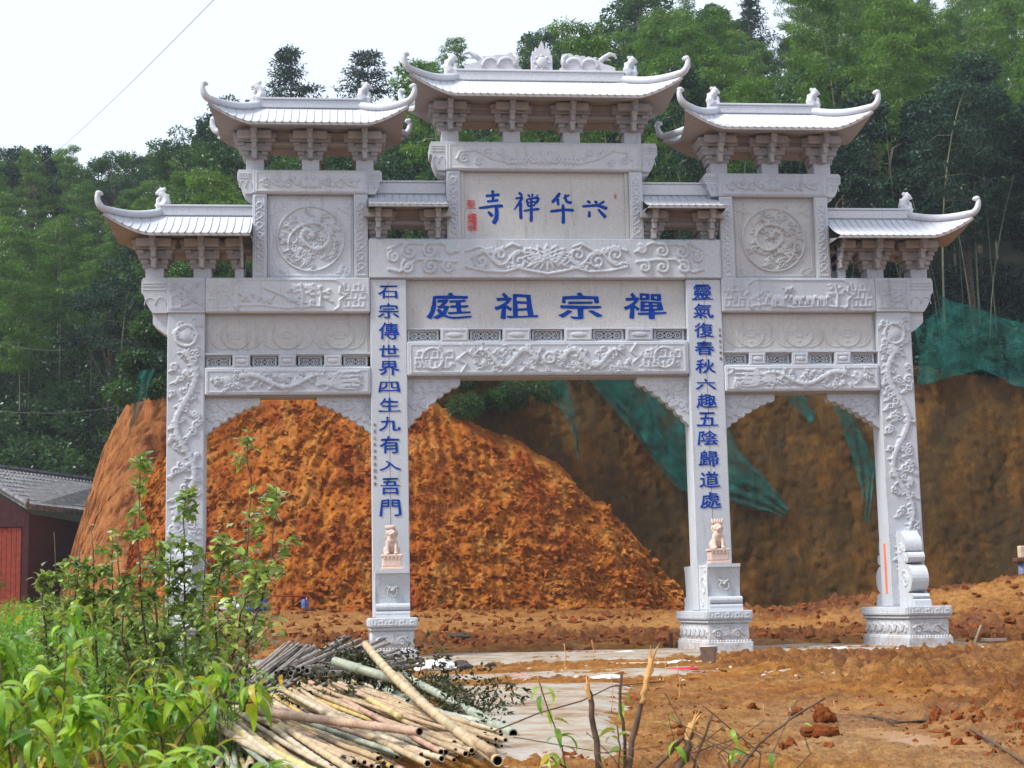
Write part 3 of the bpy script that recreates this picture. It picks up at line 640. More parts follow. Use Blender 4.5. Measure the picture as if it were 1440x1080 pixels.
for sx in (-1, 1):
    cx = sx*6.93
    p = MB().box(cx-0.35, cx+0.35, 0, PD, 0.79, 7.28, 0.015).build('pillar', STONE, gate)
    R = Relief(0.66, 5.75); carve_columns(R, 0, 0.66, 0, 5.75); R.make('carving', cx-0.33, 0, 0.83, STONE, p, flip=sx > 0)
    R = Relief(0.64, 0.6); R.frame(0.03); R.clouds(0.12, 0.52, 0.12, 0.5, 8, 0.065); R.fret(0.06, 0.06, 0.5, 0.46, 0.17, 0.014, 0.016); R.make('carving', cx-0.32, -0.05, 6.64, STONE, p)
    MB().box(cx-0.35, cx+0.35, -0.05, 0.0, 6.6, 7.28, 0.01).build('pillar_head', STONE, p)
    if sx > 0: MB().box(cx-0.358, cx-0.35, 0.2, 0.31, 1.05, 2.02, 0.002).build('orange_strip', ORANGE, p)
    R = Relief(0.2, 4.4)                                        # patterned border down the inner front edge

# drum stones leaning against the pillars --------------------------------
def prof_block(name, cx, hw, prof, m, parent, front=True):
    P = [((-u if front else PD+u), z) for u, z in prof]
    return MB().prism(P, cx-hw, cx+hw, 'x').build(name, m, parent)
def arc(cu, cz, ru, rz, a0, a1, n=8): return [(cu+ru*math.cos(rad(a0+(a1-a0)*i/n)), cz+rz*math.sin(rad(a0+(a1-a0)*i/n))) for i in range(n+1)]
for sx in (-1, 1):
    for front in (True, False):
        prof = [(0, 1.66), (0.78, 1.66), (0.78, 1.60), (0.74, 1.585)]+[(0.74-0.10*math.sin(math.pi*i/14)+0.03*i/7, 1.585-0.53*i/7) for i in range(1, 8)]
        prof += arc(0.80, 0.985, 0.055, 0.065, 90, -90, 6)+[(0.80, 0.915)]+arc(0.82, 0.86, 0.04, 0.05, 80, -20, 4)+[(0.87, 0.79), (0, 0.79)]
        cx = sx*3.10-0.0
        d = prof_block('drum_stone', cx, 0.31, prof, STONE, gate, front)
        if front:
            R = Relief(0.68, 0.84, 0.014); R.frame(0.03); R.spiral(0.3, 0.45, 0.2, 1.6, 1, 0, 0.02, 0.02); R.spiral(0.45, 0.15, 0.1, 1.4, -1, 1, 0.016, 0.02); R.stroke([(0.1, 0.75), (0.2, 0.7), (0.15, 0.55)], 0.02, 0.02)
            R.make('carving', -0.70, cx-0.31, 0.80, STONE, d, 'side')
            lm = MB(); yy = -0.715; zz = 1.30
            a = [2*math.pi*i/20 for i in range(21)]
            lm.tube([(cx+0.085*math.cos(t), yy-0.035+0.01*math.sin(t), zz-0.045+0.085*math.sin(t)) for t in a], 0.014, 6, False)
            ring = lm.build('ring', STONE_D, d, True)
            lm = MB().ell((cx, yy, zz), (0.075, 0.05, 0.055)); lm.ell((cx-0.045, yy-0.02, zz+0.035), (0.03, 0.03, 0.025)).ell((cx+0.045, yy-0.02, zz+0.035), (0.03, 0.03, 0.025)).ell((cx, yy-0.04, zz-0.01), (0.03, 0.03, 0.025))
            lm.ell((cx-0.08, yy, zz+0.05), (0.028, 0.02, 0.03)).ell((cx+0.08, yy, zz+0.05), (0.028, 0.02, 0.03)); lm.build('lion_mask', STONE_D, d, True)
    for front in (True, False):
        prof = [(0, 2.24), (0.26, 2.24), (0.30, 2.20)]+arc(0.30, 1.92, 0.20, 0.24, 75, -15, 8)+[(0.42, 1.82)]+arc(0.50, 1.72, 0.11, 0.10, 85, -85, 6)+[(0.40, 1.61)]+arc(0.44, 1.32, 0.31, 0.27, 85, -85, 12)+[(0.60, 1.04)]+arc(0.66, 0.98, 0.09, 0.05, 80, -60, 5)+[(0.80, 0.90), (0.81, 0.79), (0, 0.79)]
        d = prof_block('drum_stone', sx*6.90, 0.165, prof, STONE, gate, front)
        if front:
            R = Relief(0.7, 1.38, 0.015); R.spiral(0.34, 0.5, 0.2, 1.6, 1, 0, 0.02, 0.02); R.spiral(0.5, 1.12, 0.13, 1.4, -1, 0, 0.018, 0.02); R.spiral(0.3, 0.9, 0.09, 1.4, 1, 0, 0.016, 0.02); R.clouds(0.15, 0.6, 0.1, 1.2, 10, 0.05, 0.015)
            pl = [(-u+0.72, z-0.80) for u, z in prof if z >= 0.79]; pl = [(a, max(0.0, b)) for a, b in pl]
            R.make('carving', -0.72, sx*6.90-0.165, 0.80, STONE, d, 'side', pl)

# beams -------------------------------------------------------------------
def ear(parent, x0, z1, z0, sx, L1, yf, yb, drop=0.0, L2=0.0, m=STONE):
    """stepped and curved beam end that sticks out beyond the column"""
    h = z1-z0; P = [(0, z1), (L1, z1), (L1+0.03, z1-0.10*h), (L1+0.03, z1-0.42*h), (L1-0.02, z1-0.5*h)]+[(L1-0.02-(L1*0.35)*(i/6)**1.6, z1-0.5*h-0.5*h*i/6) for i in range(1, 7)]+[(0, z0)]
    o = MB().prism([(x0+sx*a, z) for a, z in P][::sx], yf, yb, 'y').build('beam_end', m, parent)
    g = MB()
    for k in (0.16, 0.24, 0.34): g.box(min(x0+sx*0.03, x0+sx*(L1+0.005)), max(x0+sx*0.03, x0+sx*(L1+0.005)), yf-0.012, yf+0.01, z1-k*h-0.012, z1-k*h+0.012, 0.004)
    for c in (0.28, 0.72): g.tube([(x0+sx*L1*c+0.10*L1/0.45*math.cos(t), yf-0.004, z1-0.80*h+0.16*math.sin(t)) for t in np.linspace(0.1, 3.04, 8)], 0.01, 5)
    g.build('moulding', m, o)
    if drop:
        P = [(0, z0), (L2, z0), (L2, z0-drop*0.45)]+[(L2*(1-(i/5)**1.3), z0-drop*0.45-drop*0.55*i/5) for i in range(1, 6)]
        MB().prism([(x0+sx*a, z) for a, z in P][::sx], yf+0.08, yb-0.08, 'y').build('corbel', m, o)
    return o

bm = MB().box(-3.47, 3.47, -0.06, PD+0.06, 7.27, 8.055, 0.02).build('main_beam', STONE, gate)
R = Relief(6.86, 0.74)
for s_ in (0, 1):
    f = (lambda x: x) if s_ == 0 else (lambda x: 6.86-x); d = 1 if s_ == 0 else -1
    for (cx, cy, r) in ((0.75, 0.5, .16), (0.72, 0.2, .14), (1.15, 0.52, .15), (1.15, 0.2, .15), (1.55, 0.55, .10), (1.5, 0.2, .12), (0.45, 0.4, .12)): R.spiral(f(cx), cy, r, 1.4, d, 2.0, 0.034, 0.042)
    R.stroke([(f(0.35), 0.15), (f(0.55), 0.1), (f(0.9), 0.35), (f(1.2), 0.35), (f(1.65), 0.3)], 0.033, 0.04); R.stroke([(f(0.35), 0.55), (f(0.6), 0.68), (f(1.0), 0.66), (f(1.35), 0.68), (f(1.68), 0.5)], 0.03, 0.04)
    R.vine(min(f(1.95), f(3.0)), max(f(1.95), f(3.0)), 0.37, 0.26, 0.75, 0.03, 0.042, d)
    R.stroke([(f(1.85), 0.52), (f(2.1), 0.6), (f(2.4), 0.45), (f(2.75), 0.66), (f(2.9), 0.6)], 0.03, 0.04); R.stroke([(f(1.85), 0.2), (f(2.2), 0.12), (f(2.6), 0.1), (f(2.95), 0.2)], 0.03, 0.04)
R.lotus(3.43, 0.42, 0.33, 0.055); R.stroke([(2.75, 0.2), (3.1, 0.12), (3.43, 0.06), (3.76, 0.12), (4.1, 0.2)], 0.035, 0.04)
R.make('carving', -3.43, -0.06, 7.29, STONE, bm)
ji = MB()
for x in (-2.74, 2.74): ji.box(x-0.004, x+0.004, -0.066, -0.05, 7.28, 8.05, 0.001)
ji.build('joint_line', INK, bm)

# central name board under the main beam
pb = MB().box(-2.75, 2.75, 0.14, 0.40, 6.30, 7.27, 0.01).build('name_board', STONE_P, gate)
for ch, x0, x1 in (('庭', 602, 662), ('祖', 694, 754), ('宗', 785, 846), ('禪', 877, 936)):
    text_obj(ch, -2.34+((x0+x1)/2-602)*0.0140, 0.14, 6.755, 0.82, 0.53, BLUE, pb, 0.024)
lb = MB().box(-2.75, 2.75, -0.02, PD+0.02, 5.37, 6.03, 0.02).build('lower_beam', STONE, gate)
R = Relief(5.42, 0.6); R.frame(0.03)
for s_ in (0, 1):
    f = (lambda x: x) if s_ == 0 else (lambda x: 5.42-x)
    R.fret(min(f(0.12), f(0.85)), 0.12, 0.73, 0.36, 0.13, 0.016, 0.022); R.ring(f(0.45), 0.3, 0.2, 0.02, 0.03)
    R.stroke([(f(1.0), 0.57), (f(1.1), 0.42), (f(0.95), 0.3), (f(1.1), 0.18), (f(1.0), 0.03)], 0.02, 0.028)
    P = [(f(2.45-1.2*t), 0.3+0.17*math.sin(9*t)) for t in np.linspace(0, 1, 16)]; R.body(P, 0.055, 0.04)
R.ring(2.71, 0.3, 0.1, 0.025, 0.04); R.blob(2.71, 0.3, 0.07, 0.07, 0.045); R.clouds(1.15, 4.27, 0.08, 0.52, 85, 0.05, 0.03); R.clouds(0.1, 0.95, 0.08, 0.52, 14, 0.04, 0.02); R.clouds(4.47, 5.3, 0.08, 0.52, 14, 0.04, 0.02)
R.make('carving', -2.71, -0.02, 5.40, STONE, lb)
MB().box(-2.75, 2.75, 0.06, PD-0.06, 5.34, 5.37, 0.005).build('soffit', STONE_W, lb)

def lattice_mesh(w_, h_):
    b = MB(); t = 0.013
    for x in (-w_/2+0.02, w_/2-0.02): b.box(x-0.02, x+0.02, -0.04, 0.04, -h_/2, h_/2, 0.004)
    for z in (-h_/2+0.015, h_/2-0.015): b.box(-w_/2+0.04, w_/2-0.04, -0.04, 0.04, z-0.015, z+0.015, 0.004)
    iw, ih = w_/2-0.04, h_/2-0.03; n = 2 if w_ < 0.5 else 3; cw = 2*iw/n
    for k in range(n):
        c = -iw+cw*(k+0.5); r = min(cw, 2*ih)*0.26
        b.tube([(c+r*math.cos(a), -0.005, r*math.sin(a)) for a in np.linspace(0, 2*math.pi, 13)], t, 5, False)
        for sx in (-1, 1):
            for sz in (-1, 1):
                b.tube([(c+sx*r*0.72, 0, sz*r*0.72), (c+sx*cw/2, 0, sz*ih)], t, 5); b.tube([(c+sx*cw/2, 0.004, 0), (c, 0.004, sz*ih)], t*0.9, 5)
        b.tube([(c, 0, -r*0.4), (c, 0, r*0.4)], t*0.8, 5); b.tube([(c-r*0.4, 0.003, 0), (c+r*0.4, 0.003, 0)], t*0.8, 5)
    return b
def lattice_row(x0, x1, z0, z1, n, lw, bw, yf, parent_name='lattice_course'):
    h = z1-z0; rt = MB().box(x0, x1, yf+0.02, yf+0.26, z0, z0+0.018, 0.004)
    rt.box(x0, x1, yf+0.02, yf+0.26, z1-0.018, z1, 0.004).build
    rt = rt.build(parent_name, STONE, gate); me = None; span = x1-x0; tot = n*lw+(n-1)*bw; gap = (span-tot)/(2*n-1+1)
    x = x0+gap/2; bme = None; cme = None
    for k in range(n):
        b = lattice_mesh(lw, h-0.036)
        o = mk('lattice_panel', b.v, b.f, STONE, rt) if me is None else mk('lattice_panel', 0, 0, me=me, parent=rt)
        me = o.data; o.location = (x+lw/2, yf+0.12, (z0+z1)/2); x += lw+gap
        if k < n-1:
            if bme is None:
                q = MB().box(-bw/2, bw/2, -0.16, 0.16, -h/2+0.001, h/2-0.001, 0.01); q.box(-bw/2+0.03, -bw/2+0.055, -0.172, -0.15, -h/2+0.03, h/2-0.03, 0.004); q.box(bw/2-0.055, bw/2-0.03, -0.172, -0.15, -h/2+0.03, h/2-0.03, 0.004)
                q.box(-bw/2+0.055, bw/2-0.055, -0.172, -0.15, h/2-0.055, h/2-0.03, 0.004); q.box(-bw/2+0.055, bw/2-0.055, -0.172, -0.15, -h/2+0.03, -h/2+0.055, 0.004); q.ell((0, -0.16, 0), (bw*0.3, 0.025, h*0.2))
                for s in (-1, 1): q.box(s*bw/2-0.025, s*bw/2+0.025, -0.15, -0.08, -h/2+0.001, -h/2+0.04, 0.004)
                bo = q.build('carved_block', STONE, rt); bme = bo.data
            else: bo = mk('carved_block', 0, 0, me=bme, parent=rt)
            bo.location = (x+bw/2, yf+0.14, (z0+z1)/2); x += bw+gap
lattice_row(-2.75, 2.75, 6.032, 6.298, 5, 0.60, 0.54, 0.03)

def spandrel(x0, sx, ztop, w_, h_):
    pts = []; k = 7
    for i in range(k+1):
        t = i/k; x = w_*(1-t**0.95); z = -0.10-(h_-0.14)*(t**1.25); pts.append((x, z))
    out = [(0, 0), (w_, 0)]
    for i in range(k):
        (a, b), (c, d) = pts[i], pts[i+1]
        for j in range(4):
            t = j/4; bul = 0.045*math.sin(math.pi*t); out.append((a+(c-a)*t+bul*0.7, b+(d-b)*t-bul*0.7))
    out += [(0.02, -h_), (0, -h_)]
    out = [(max(0, a), b) for a, b in out]
    P = [(x0+sx*a, ztop+b) for a, b in out][::sx]
    o = MB().prism(P, 0.16, PD-0.16, 'y').build('spandrel', STONE, gate)
    R = Relief(w_+0.03, h_, 0.016); R.clouds(0.08, w_*0.8, h_*0.35, h_-0.06, 9, 0.06, 0.022); R.vine(0.06, w_*0.85, h_-0.18, 0.12, 0.5, 0.02, 0.026)
    R.vine(0.04, 0.4, h_*0.45, 0.1, 0.36, 0.018, 0.024)
    poly = [(a, b+h_) for a, b in out]
    if sx > 0: R.make('carving', x0, 0.16, ztop-h_, STONE, o, poly=poly)
    else: R.make('carving', x0-(w_+0.03), 0.16, ztop-h_, STONE, o, poly=poly, flip=True)
for sx in (-1, 1):
    spandrel(sx*2.75, -sx, 5.34, 1.02, 0.95)
    spandrel(sx*3.45, sx, 4.99, 1.03, 0.70)
    spandrel(sx*6.58, -sx, 4.99, 1.03, 0.70)
    a, b = (3.452, 6.578) if sx > 0 else (-6.578, -3.452)
    # upper side beam with a landscape scene
    ob = MB().box(a, b, -0.05, PD+0.05, 6.60, 7.28, 0.02).build('side_beam', STONE, gate)
    R = Relief(3.08, 0.62); R.fret(0.04, 0.08, 0.42, 0.46, 0.13, 0.014, 0.02); R.fret(2.62, 0.08, 0.42, 0.46, 0.13, 0.014, 0.02)
    R.stroke([(0.62, 0.6), (0.5, 0.5), (0.52, 0.36), (0.42, 0.3), (0.5, 0.2), (0.52, 0.08), (0.6, 0.02)], 0.018, 0.028); R.stroke([(2.46, 0.6), (2.56, 0.5), (2.52, 0.36), (2.64, 0.3), (2.52, 0.2), (2.52, 0.08), (2.44, 0.02)], 0.018, 0.028)
    R.stroke([(0.62, 0.6), (2.46, 0.6)], 0.014, 0.02)
    if sx > 0:
        for x, d in ((1.1, -1), (1.5, -1), (1.75, 1), (2.0, 1)): R.beast(x, 0.22, 0.15 if x < 1.2 else 0.11, d, 0.04)
        R.beast(1.32, 0.42, 0.07, 1); R.tree(2.3, 0.06, 0.46, 0.035); R.tree(0.72, 0.06, 0.25); R.stroke([(0.55, 0.08), (0.9, 0.12), (1.4, 0.05), (2.0, 0.08), (2.5, 0.05)], 0.02, 0.025); R.clouds(0.7, 0.9, 0.3, 0.4, 3, 0.05, 0.025)
    else:
        R.tree(1.8, 0.05, 0.5, 0.035); R.tree(2.15, 0.08, 0.4, 0.035); R.beast(0.75, 0.3, 0.1, 1); R.beast(1.15, 0.24, 0.1, -1); R.stroke([(1.1, 0.45), (1.5, 0.28), (1.9, 0.15)], 0.02, 0.03)
        R.stroke([(0.55, 0.1), (1.0, 0.12), (1.5, 0.06), (2.2, 0.1)], 0.02, 0.025); R.clouds(1.5, 2.3, 0.15, 0.5, 12, 0.05, 0.03)
    R.make('carving', a+0.02, -0.05, 6.63, STONE, ob)
    ear(ob, sx*7.282, 7.28, 6.60, sx, 0.46, -0.02, PD+0.02, 0.42, 0.28)
    # coin panel
    cp = MB().box(a, b, 0.14, 0.42, 5.80, 6.60, 0.01).build('coin_panel', STONE_P, gate)
    R = Relief(3.08, 0.76); R.frame(0.03)
    for k in (0, 1, 2):
        c = 0.55+k*0.98+(0.0 if sx < 0 else 0.02)
        for dx in (-0.22, 0.22): R.ring(c+dx, 0.38, 0.27, 0.016, 0.016); R.ring(c+dx, 0.38, 0.22, 0.01, 0.01)
        R.Z[np.hypot(R.x[None, :]-c, R.y[:, None]-0.38) < 0.27] = 0.012; R.ring(c, 0.38, 0.27, 0.018, 0.028); R.ring(c, 0.38, 0.225, 0.010, 0.02)
        R.stroke([(c-0.07, 0.31), (c+0.07, 0.31), (c+0.07, 0.45), (c-0.07, 0.45), (c-0.07, 0.31)], 0.014, 0.026)
        for (u, v) in ((0, 0.53), (0, 0.23), (-0.15, 0.38), (0.15, 0.38)):
            for q in (-0.02, 0.02): R.stroke([(c+u-0.035, 0+v+q), (c+u+0.035, v+q)], 0.009, 0.024)
            R.stroke([(c+u, v-0.035), (c+u, v+0.035)], 0.009, 0.024)
    R.make('carving', a+0.02, 0.14, 5.82, STONE_P, cp)
    MB().box(a, b, 0.02, 0.14, 5.795, 5.83, 0.006).build('ledge', STONE, cp)
    lattice_row(a, b, 5.548, 5.793, 4, 0.46, 0.33, 0.03)
    sb = MB().box(a, b, -0.02, PD+0.02, 5.02, 5.546, 0.02).build('lower_beam', STONE, gate)
    R = Relief(3.08, 0.47); R.frame(0.03); P = [(0.7+1.6*t, 0.24+0.12*math.sin(7.5*t+1)) for t in np.linspace(0, 1, 18)]; R.body(P, 0.05, 0.04)
    for k in range(12):
        y = 0.08+0.03*k; R.stroke([(2.1, 0.24+0.1*math.sin(k)), (2.5, y), (2.9, y+0.03*math.sin(k*2))], [0.02, 0.017, 0.01], 0.028)
    R.clouds(0.12, 2.95, 0.08, 0.4, 60, 0.045, 0.03); R.blob(0.4, 0.24, 0.1, 0.1, 0.03)
    R.make('carving', a+0.02, -0.02, 5.04, STONE, sb, flip=sx > 0)
    MB().box(a, b, 0.06, PD-0.06, 4.99, 5.02, 0.005).build('soffit', STONE_W, sb)
    # inner beam end that shows beside the main beam
    # upper side tier: two small columns, medallion panel, tier beam
    for xc in (5.555, 3.615):
        c = MB().box(sx*xc-0.135, sx*xc+0.135, -0.02, PD-0.06, 7.28, 8.94, 0.01).build('short_column', STONE, gate)
        R = Relief(0.22, 1.6, 0.013); R.frame(0.02, 0.01, 0.014)
        for k in range(7): R.ring(0.11, 0.2+k*0.2, 0.055, 0.016, 0.024); R.stroke([(0.05, 0.1+k*0.2), (0.11, 0.13+k*0.2), (0.17, 0.1+k*0.2)], 0.014, 0.022)
        R.make('carving', sx*xc-0.11, -0.02, 7.31, STONE, c)
    a2, b2 = (3.75, 5.42) if sx > 0 else (-5.42, -3.75)
    mp = MB().box(a2, b2, 0.10, 0.36, 7.282, 8.94, 0.01).build('medallion_panel', STONE if sx < 0 else STONE_P, gate)
    R = Relief(b2-a2-0.04, 1.62, 0.014); cx, cy = (b2-a2-0.04)/2, 0.78; R.ring(cx, cy, 0.64, 0.022, 0.035, 60)
    for qx in (0.16, b2-a2-0.2):
        for qy in (0.16, 1.44): R.clouds(qx-0.06, qx+0.06, qy-0.08, qy+0.08, 4, 0.06, 0.02)
    R.stroke([(0.05, 0.05), (b2-a2-0.09, 0.05), (b2-a2-0.09, 1.56), (0.05, 1.56), (0.05, 0.05)], 0.014, 0.014)
    R.body([(cx+(0.08+0.38*t+0.07*math.sin(14*t))*math.cos(9.5*t+1), cy+(0.08+0.38*t+0.07*math.sin(14*t))*math.sin(9.5*t+1)) for t in np.linspace(0, 1, 34)], 0.042, 0.05)
    for _ in range(75):
        an, rr = random.uniform(0, 6.28), 0.57*math.sqrt(random.random()); R.cloud(cx+rr*math.cos(an), cy+rr*math.sin(an), 0.052, 0.036)
    dd = np.hypot(R.x[None, :]-cx, R.y[:, None]-cy); R.Z[(dd > 0.66) & (dd < 0.70)] = 0
    R.make('carving', a2+0.02, 0.10, 7.30, STONE if sx < 0 else STONE_P, mp, flip=sx > 0)
    a3, b3 = (3.47, 5.69) if sx > 0 else (-5.69, -3.47)
    tb = MB().box(a3, b3, -0.05, PD, 8.94, 9.41, 0.02).build('tier_beam', STONE, gate)
    R = Relief(2.1, 0.41, 0.014); R.frame(0.02, 0.01, 0.016); R.vine(0.1, 0.8, 0.2, 0.13, 0.42, 0.02, 0.03); R.vine(1.3, 2.0, 0.2, 0.13, 0.42, 0.02, 0.03, -1); R.lotus(1.05, 0.2, 0.16, 0.035)
    R.make('carving', a3+0.06, -0.05, 8.97, STONE, tb)
    ear(tb, sx*5.692, 9.41, 8.94, sx, 0.26, -0.03, PD-0.02, 0.10, 0.12); ear(tb, sx*3.468, 9.41, 8.94, -sx, 0.24, -0.03, PD-0.02)

# top tier
for sx in (-1, 1):
    c = MB().box(sx*1.81-0.135, sx*1.81+0.135, -0.02, PD-0.06, 8.055, 9.43, 0.01).build('short_column', STONE, gate)
    R = Relief(0.22, 1.32, 0.013); R.frame(0.02, 0.01, 0.014)
    for k in range(6): R.ring(0.11, 0.16+k*0.2, 0.055, 0.016, 0.024); R.stroke([(0.05, 0.06+k*0.2), (0.11, 0.09+k*0.2), (0.17, 0.06+k*0.2)], 0.014, 0.022)
    R.make('carving', sx*1.81-0.11, -0.02, 8.08, STONE, c)
tp = MB().box(-1.672, 1.672, 0.10, 0.36, 8.056, 9.43, 0.01)
for sx in (-1, 1): tp.box(min(sx*1.672, sx*1.60), max(sx*1.672, sx*1.60), 0.05, 0.10, 8.06, 9.43, 0.008)
tp = tp.build('name_board', STONE_P, gate)
sc = 0.0140/5.76; ox = -1.31+(640-673)*0.0140; oz = 9.08+(265-250)*0.014
A = lambda pts, *w_: (pts, w_)
brush([A([(248, 140), (300, 135), (362, 128)], 12, 10, 13), A([(306, 92), (308, 140), (308, 185)], 13, 12, 10), A([(258, 186), (300, 182), (352, 174)], 10, 9, 12), A([(190, 240), (250, 234), (320, 222), (388, 222)], 9, 12, 11, 15), A([(334, 222), (336, 280), (333, 330), (305, 368)], 15, 16, 18, 19), A([(264, 268), (285, 290), (302, 308)], 8, 14, 15)], ox, oz, sc, 0.10, BLUE, tp)
brush([A([(518, 108), (530, 120), (545, 135)], 9, 13, 10), A([(490, 160), (520, 155), (552, 145)], 9, 9, 12), A([(548, 150), (515, 205), (475, 256)], 13, 11, 3), A([(532, 188), (530, 260), (532, 330)], 12, 13, 14), A([(590, 125), (600, 135), (612, 146)], 6, 9, 7), A([(628, 118), (630, 132), (626, 148)], 7, 9, 5), A([(678, 124), (665, 138), (652, 150)], 3, 5, 6), A([(582, 166), (588, 200), (598, 228)], 10, 9, 8), A([(585, 166), (640, 155), (682, 152), (668, 185), (640, 212)], 8, 8, 13, 11, 6), A([(596, 194), (620, 190), (652, 184)], 6, 6, 7), A([(600, 222), (625, 220), (650, 214)], 7, 6, 6), A([(555, 262), (615, 252), (684, 246)], 7, 8, 11), A([(620, 160), (618, 260), (614, 352)], 9, 11, 13)], ox, oz, sc, 0.10, BLUE, tp)
brush([A([(856, 110), (825, 155), (788, 192)], 12, 15, 12), A([(836, 160), (838, 190), (840, 216)], 13, 12, 10), A([(932, 128), (910, 138), (880, 156)], 10, 8, 6), A([(900, 122), (900, 160), (912, 188), (952, 192)], 10, 11, 12, 13), A([(772, 266), (830, 258), (900, 250), (966, 256)], 11, 12, 11, 14), A([(878, 205), (880, 290), (876, 368)], 12, 13, 15)], ox, oz, sc, 0.10, BLUE, tp)
brush([A([(1075, 176), (1090, 184), (1105, 194)], 8, 13, 10), A([(1138, 176), (1150, 186), (1162, 198)], 8, 13, 9), A([(1220, 178), (1185, 200), (1140, 222)], 11, 9, 5), A([(1034, 222), (1090, 218), (1160, 212), (1242, 240)], 10, 12, 11, 17), A([(1090, 258), (1094, 282), (1088, 312)], 6, 12, 14), A([(1165, 245), (1195, 280), (1228, 314)], 9, 13, 15)], ox, oz, sc, 0.10, BLUE, tp)
def tl(u, v): return ox+u*sc, oz-v*sc
x_, z_ = tl(128, 210); text_obj('聖', x_, 0.10, z_, 0.17, 0.17, REDP, tp, 0.006)
x_, z_ = tl(136, 325); text_obj('輝', x_, 0.10, z_, 0.18, 0.19, REDP, tp, 0.02)
x_, z_ = tl(136, 392); q = MB()
for d in (-0.085, 0.085): q.box(x_+d-0.006, x_+d+0.006, 0.094, 0.101, z_-0.085, z_+0.085, 0.001)
for d in (-0.085, 0.085): q.box(x_-0.079, x_+0.079, 0.094, 0.101, z_+d-0.006, z_+d+0.006, 0.001)
sq = q.build('seal_mark', REDP, tp)
for k, ch in enumerate('聖輝之印'): text_obj(ch, x_+(0.038 if k < 2 else -0.038), 0.10, z_+(0.038 if k % 2 == 0 else -0.038), 0.068, 0.068, REDP, tp, 0.03, 'seal_character', bend=False)
x_, z_ = tl(1310, 136); text_obj('山', x_, 0.10, z_+0.03, 0.05, 0.05, REDP, tp, 0.01, 'seal_character', bend=False); text_obj('石', x_, 0.10, z_-0.03, 0.05, 0.05, REDP, tp, 0.01, 'seal_character', bend=False)
tb = MB().box(-1.95, 1.95, -0.05, PD, 9.432, 10.01, 0.02).build('tier_beam', STONE, gate)
R = Relief(3.76, 0.5, 0.015); R.frame(0.02, 0.01, 0.016)
for s_ in (0, 1):
    f = (lambda x: x) if s_ == 0 else (lambda x: 3.76-x); d = 1 if s_ == 0 else -1
    R.stroke([(f(0.15), 0.2), (f(0.22), 0.34), (f(0.5), 0.38), (f(0.85), 0.2), (f(1.2), 0.12), (f(1.5), 0.16)], 0.022, 0.032)
    for (x, y, r) in ((0.3, 0.2, .1), (0.58, 0.14, .08), (0.75, 0.32, .09), (1.0, 0.34, .07), (1.1, 0.2, .08)): R.spiral(f(x), y, r, 1.4, d, 1, 0.02, 0.032)
    for k in range(5): R.stroke([(f(1.15+k*0.08), 0.1), (f(1.22+k*0.08), 0.24), (f(1.32+k*0.08), 0.14)], 0.02, 0.028)
R.lotus(1.88, 0.25, 0.2, 0.04); R.make('carving', -1.88, -0.05, 9.46, STONE, tb)
for sx in (-1, 1): ear(tb, sx*1.952, 10.01, 9.432, sx, 0.28, -0.03, PD-0.02, 0.09, 0.14)

# bracket sets -------------------------------------------------------------
def bracket(cx, z0, z1, base_h, bw=0.17, half=None):
    """stacked bracket arms widening upwards on a square block; half keeps one side only"""
    g_ = MB().box(cx-(bw if half != 1 else 0.0), cx+(bw if half != -1 else 0.0), YC-0.20, YC+0.20, z0, z0+base_h, 0.01).build('bracket_set', STONE, gate)
    zt = z0+base_h; H = z1-zt; n = 3; cl = lambda a, b: (max(a, cx) if half == 1 else a, min(b, cx) if half == -1 else b)
    for k in range(n):
        za, zb = zt+H*k/n+0.001, zt+H*(k+1)/n; ww = bw*1.0+(0.25)*(k+0.75)/n; wy = 0.16+0.36*(k+1)/n
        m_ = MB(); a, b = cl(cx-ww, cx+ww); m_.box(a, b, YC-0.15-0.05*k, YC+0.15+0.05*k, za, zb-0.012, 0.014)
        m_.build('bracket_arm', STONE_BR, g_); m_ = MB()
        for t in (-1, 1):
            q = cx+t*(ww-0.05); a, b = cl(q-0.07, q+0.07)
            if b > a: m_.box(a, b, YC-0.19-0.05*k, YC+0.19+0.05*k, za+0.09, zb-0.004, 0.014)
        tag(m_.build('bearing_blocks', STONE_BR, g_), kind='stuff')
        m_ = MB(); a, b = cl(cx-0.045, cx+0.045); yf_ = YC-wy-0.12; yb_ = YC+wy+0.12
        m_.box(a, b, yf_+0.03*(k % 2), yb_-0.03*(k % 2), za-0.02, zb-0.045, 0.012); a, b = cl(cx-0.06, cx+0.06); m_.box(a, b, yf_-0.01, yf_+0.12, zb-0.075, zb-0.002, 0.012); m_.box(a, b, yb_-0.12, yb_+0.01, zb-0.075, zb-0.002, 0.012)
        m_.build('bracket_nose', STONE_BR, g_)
        if k >= 2:                                              # outer transverse arms
            a, b = cl(cx-ww*0.82, cx+ww*0.82)
            for yy in (YC-wy*0.78, YC+wy*0.78): MB().box(a, b, yy-0.06, yy+0.06, za+0.02, zb-0.01, 0.012).build('bracket_arm', STONE_BR, g_)

